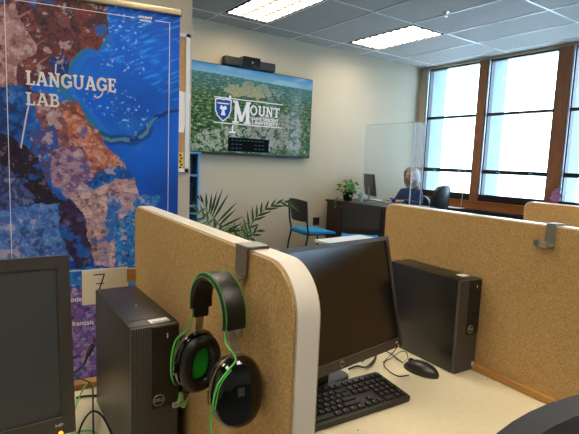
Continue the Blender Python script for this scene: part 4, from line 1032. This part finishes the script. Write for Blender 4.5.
# ================================================================== OFFICE CHAIRS
def office_chair(loc, heading, label, top=.98, w=.23, m='dfab', group=None):
    t = thing('office_chair', label, 'chair', loc, -heading, group)
    # backrest: rounded, gently curved slab with piping
    def outline(w, z0, z1, n=40, p=2.9):
        out = []
        for k in range(n):
            a = 2*PI*k/n; ca, sa = math.cos(a), math.sin(a)
            out.append((w*math.copysign(abs(ca)**(2/p), ca), (z0+z1)/2+(z1-z0)/2*math.copysign(abs(sa)**(2/p), sa)))
        return out
    def curve(x): return -.26+.05*(x/w)**2
    def slabm(name, ins, y0, y1, mm):
        g = MB(); rings = []
        for (i_, yy) in ((ins+.02, y0), (ins, y0+.008 if y1 > y0 else y0-.008), (ins, y1-.008 if y1 > y0 else y1+.008), (ins+.02, y1)):
            rings.append([g.bm.verts.new((x, curve(x)+yy-.10*(z-.75), z)) for x, z in outline(w-i_, top-.5+i_, top-i_)])
        n = 40
        for a, b in zip(rings, rings[1:]):
            for k in range(n): g.bm.faces.new((a[k], a[(k+1) % n], b[(k+1) % n], b[k]))
        for r_, s_ in ((rings[0], 1), (rings[-1], -1)):
            c0 = g.bm.verts.new((0, sum(v.co.y for v in r_)/n-.02, top-.25)); 
            for k in range(n): g.bm.faces.new((r_[k], r_[(k+1) % n], c0))
        return g.build(name, mm, t, True)
    slabm('backrest', 0, -.035, .025, M[m]); 
    g = MB(); pts = [Vector((x, curve(x)-.036-.10*(z-.75), z)) for x, z in outline(w-.028, top-.5+.028, top-.028)]; g.tube(pts+[pts[0]], .0035, 6, False); g.build('piping', M['black'], t, True)
    g = MB(); sec = rrect(-.24, .24, -.22, .25, .09, 6); rings = []
    for zz, i_ in ((.43, .03), (.44, 0), (.48, 0), (.50, .03)): rings.append([g.bm.verts.new((x*(1-i_/.24), y*(1-i_/.24), zz)) for x, y in sec])
    n = len(sec)
    for a, b in zip(rings, rings[1:]):
        for k in range(n): g.bm.faces.new((a[k], a[(k+1) % n], b[(k+1) % n], b[k]))
    g.bm.faces.new(rings[0][::-1]); g.bm.faces.new(rings[-1]); g.build('seat', M[m], t, True)
    MB().tube(spline([(0, -.1, .42), (0, -.28, .42), (0, -.31, .55), (0, -.315, .7)]), .022, 8).build('back_bracket', M['black'], t, True)
    MB().tube([(0, 0, .1), (0, 0, .43)], .025, 12).build('gas_column', M['black'], t, True)
    for k in range(5):
        a = 2*PI*k/5+.3; c_, s_ = math.cos(a), math.sin(a)
        MB().tube([(0, 0, .11), (.28*c_, .28*s_, .07)], [.025, .014], 8).build('base_leg', M['black'], t, True)
        MB().lathe([(.02, -.02), (.028, -.016), (.028, .016), (.02, .02)], 16, Matrix.Translation((.28*c_, .28*s_, .029)) @ Matrix.Rotation(PI/2, 4, 'X') @ Matrix.Rotation(a, 4, 'Y')).build('caster', M['black'], t, True)
    return t
hd_ = math.radians(8); fdir = Vector((math.sin(hd_), math.cos(hd_), 0)); rdir = Vector((math.cos(hd_), -math.sin(hd_), 0))
bc = at_z(540, 413, .955); bc.z = 0; office_chair(bc+rdir*.115+fdir*.25, hd_, 'charcoal fabric office chair back cut off at the bottom right corner', top=.98, w=.24)
q = at_d(438.5, 200, 6.38); office_chair(Vector((q.x, q.y, 0))+Vector((-.02, .22, 0)), math.radians(-8), 'empty black office chair beside the windows', top=1.125, w=.2, m='black')
q = at_d(533, 224, 3.05); office_chair(Vector((q.x+.1, q.y+.22, 0)), math.radians(20), 'black office chair top just showing behind the right divider', top=1.062, w=.22, m='black')
# chair under the person
office_chair(Vector((hp.x+.06, hp.y, 0)), math.radians(-98), 'black office chair the person sits on', top=.93, w=.2, m='black')

# orchid on the sill
q = at_x(557, 197, 6.2)
oc = thing('orchid', 'purple orchid sprig in a small pot by the second wooden window column', 'plant', (6.2, q.y, .762))
MB().lathe([(.04, 0), (.055, .10), (.05, .10), (.045, .02)], 20).build('pot', M['papwhite'], oc, True)
MB().tube(spline([(0, 0, .04), (0, -.02, .2), (0, -.05, .36), (0, -.0, .42), (0, .04, .36)]), .003, 6).tube(spline([(0, -.02, .2), (0, -.1, .34), (0, -.15, .36)]), .002, 6).build('stem', M['stem'], oc)
g = MB()
for cx, cz in ((.03, .32), (.0, .36), (.045, .26), (-.02, .31), (.015, .25)):
    for k in range(5):
        a = 2*PI*k/5; g.sphere((-.012, cx+.02*math.cos(a), cz+.02*math.sin(a)), .02, (.35, 1, .8), 10, 6)
g.build('blossom', M['magenta'], oc, True)
g = MB()
for s_ in (-1, 1): leafq(g, Vector((0, 0, .09)), Vector((.1, s_, .3)), .16, .05)
g.build('leaf', M['leafp'], oc)
# white cord and papers at the heater
a = at_x(462, 194, 6.30); b = at_x(460, 207, 6.27)
o = MB().tube([(6.335, a.y, 1.36), (6.33, a.y, 1.1), (6.31, a.y, .92), (6.30, a.y+.005, .79)], .004, 8).build('blind_cord', M['papwhite'], None, True)
tag(o, 'thin white cord hanging down beside the first wooden window column', 'cord')
q = at_z(453, 211.5, .765)
o = MB().box(-.1, .09, -.14, .13, 0, .006, Matrix.Rotation(.15, 4, 'Z')).build('paper_sheet', M['paper'], None); o.location = (6.2, 6.2/q.x*q.y, .761)
tag(o, 'white papers lying on the heater cover below the windows', 'paper')

# ================================================================== LIGHT
w = bpy.data.worlds.new('sky'); S.world = w; w.use_nodes = True
bg = w.node_tree.nodes['Background']; bg.inputs[0].default_value = (.55, .77, 1, 1); bg.inputs[1].default_value = 11
# daylight portals in the window bays
for i, (a, b) in enumerate(bays):
    ld = bpy.data.lights.new('daylight_portal', 'AREA'); ld.shape = 'RECTANGLE'; ld.size = 1.95; ld.size_y = b-a; ld.cycles.is_portal = True
    o = bpy.data.objects.new('daylight_portal', ld); C.objects.link(o); o.location = (XW+.13, (a+b)/2, 1.93)
    o.rotation_euler = (0, PI/2, 0)

cd = bpy.data.cameras.new('camera'); co = bpy.data.objects.new('camera', cd); C.objects.link(co)
cd.sensor_width = 36; cd.lens = FPX/579*36; cd.clip_start = .02; cd.clip_end = 400
mw = Matrix((Rt, Up, -Fw)).transposed().to_4x4(); mw.translation = CAM; co.matrix_world = mw
S.camera = co
S.view_settings.view_transform = 'Standard'; S.view_settings.look = 'None'; S.view_settings.gamma = 1; S.view_settings.use_curve_mapping = False
S.view_settings.exposure = 0.0
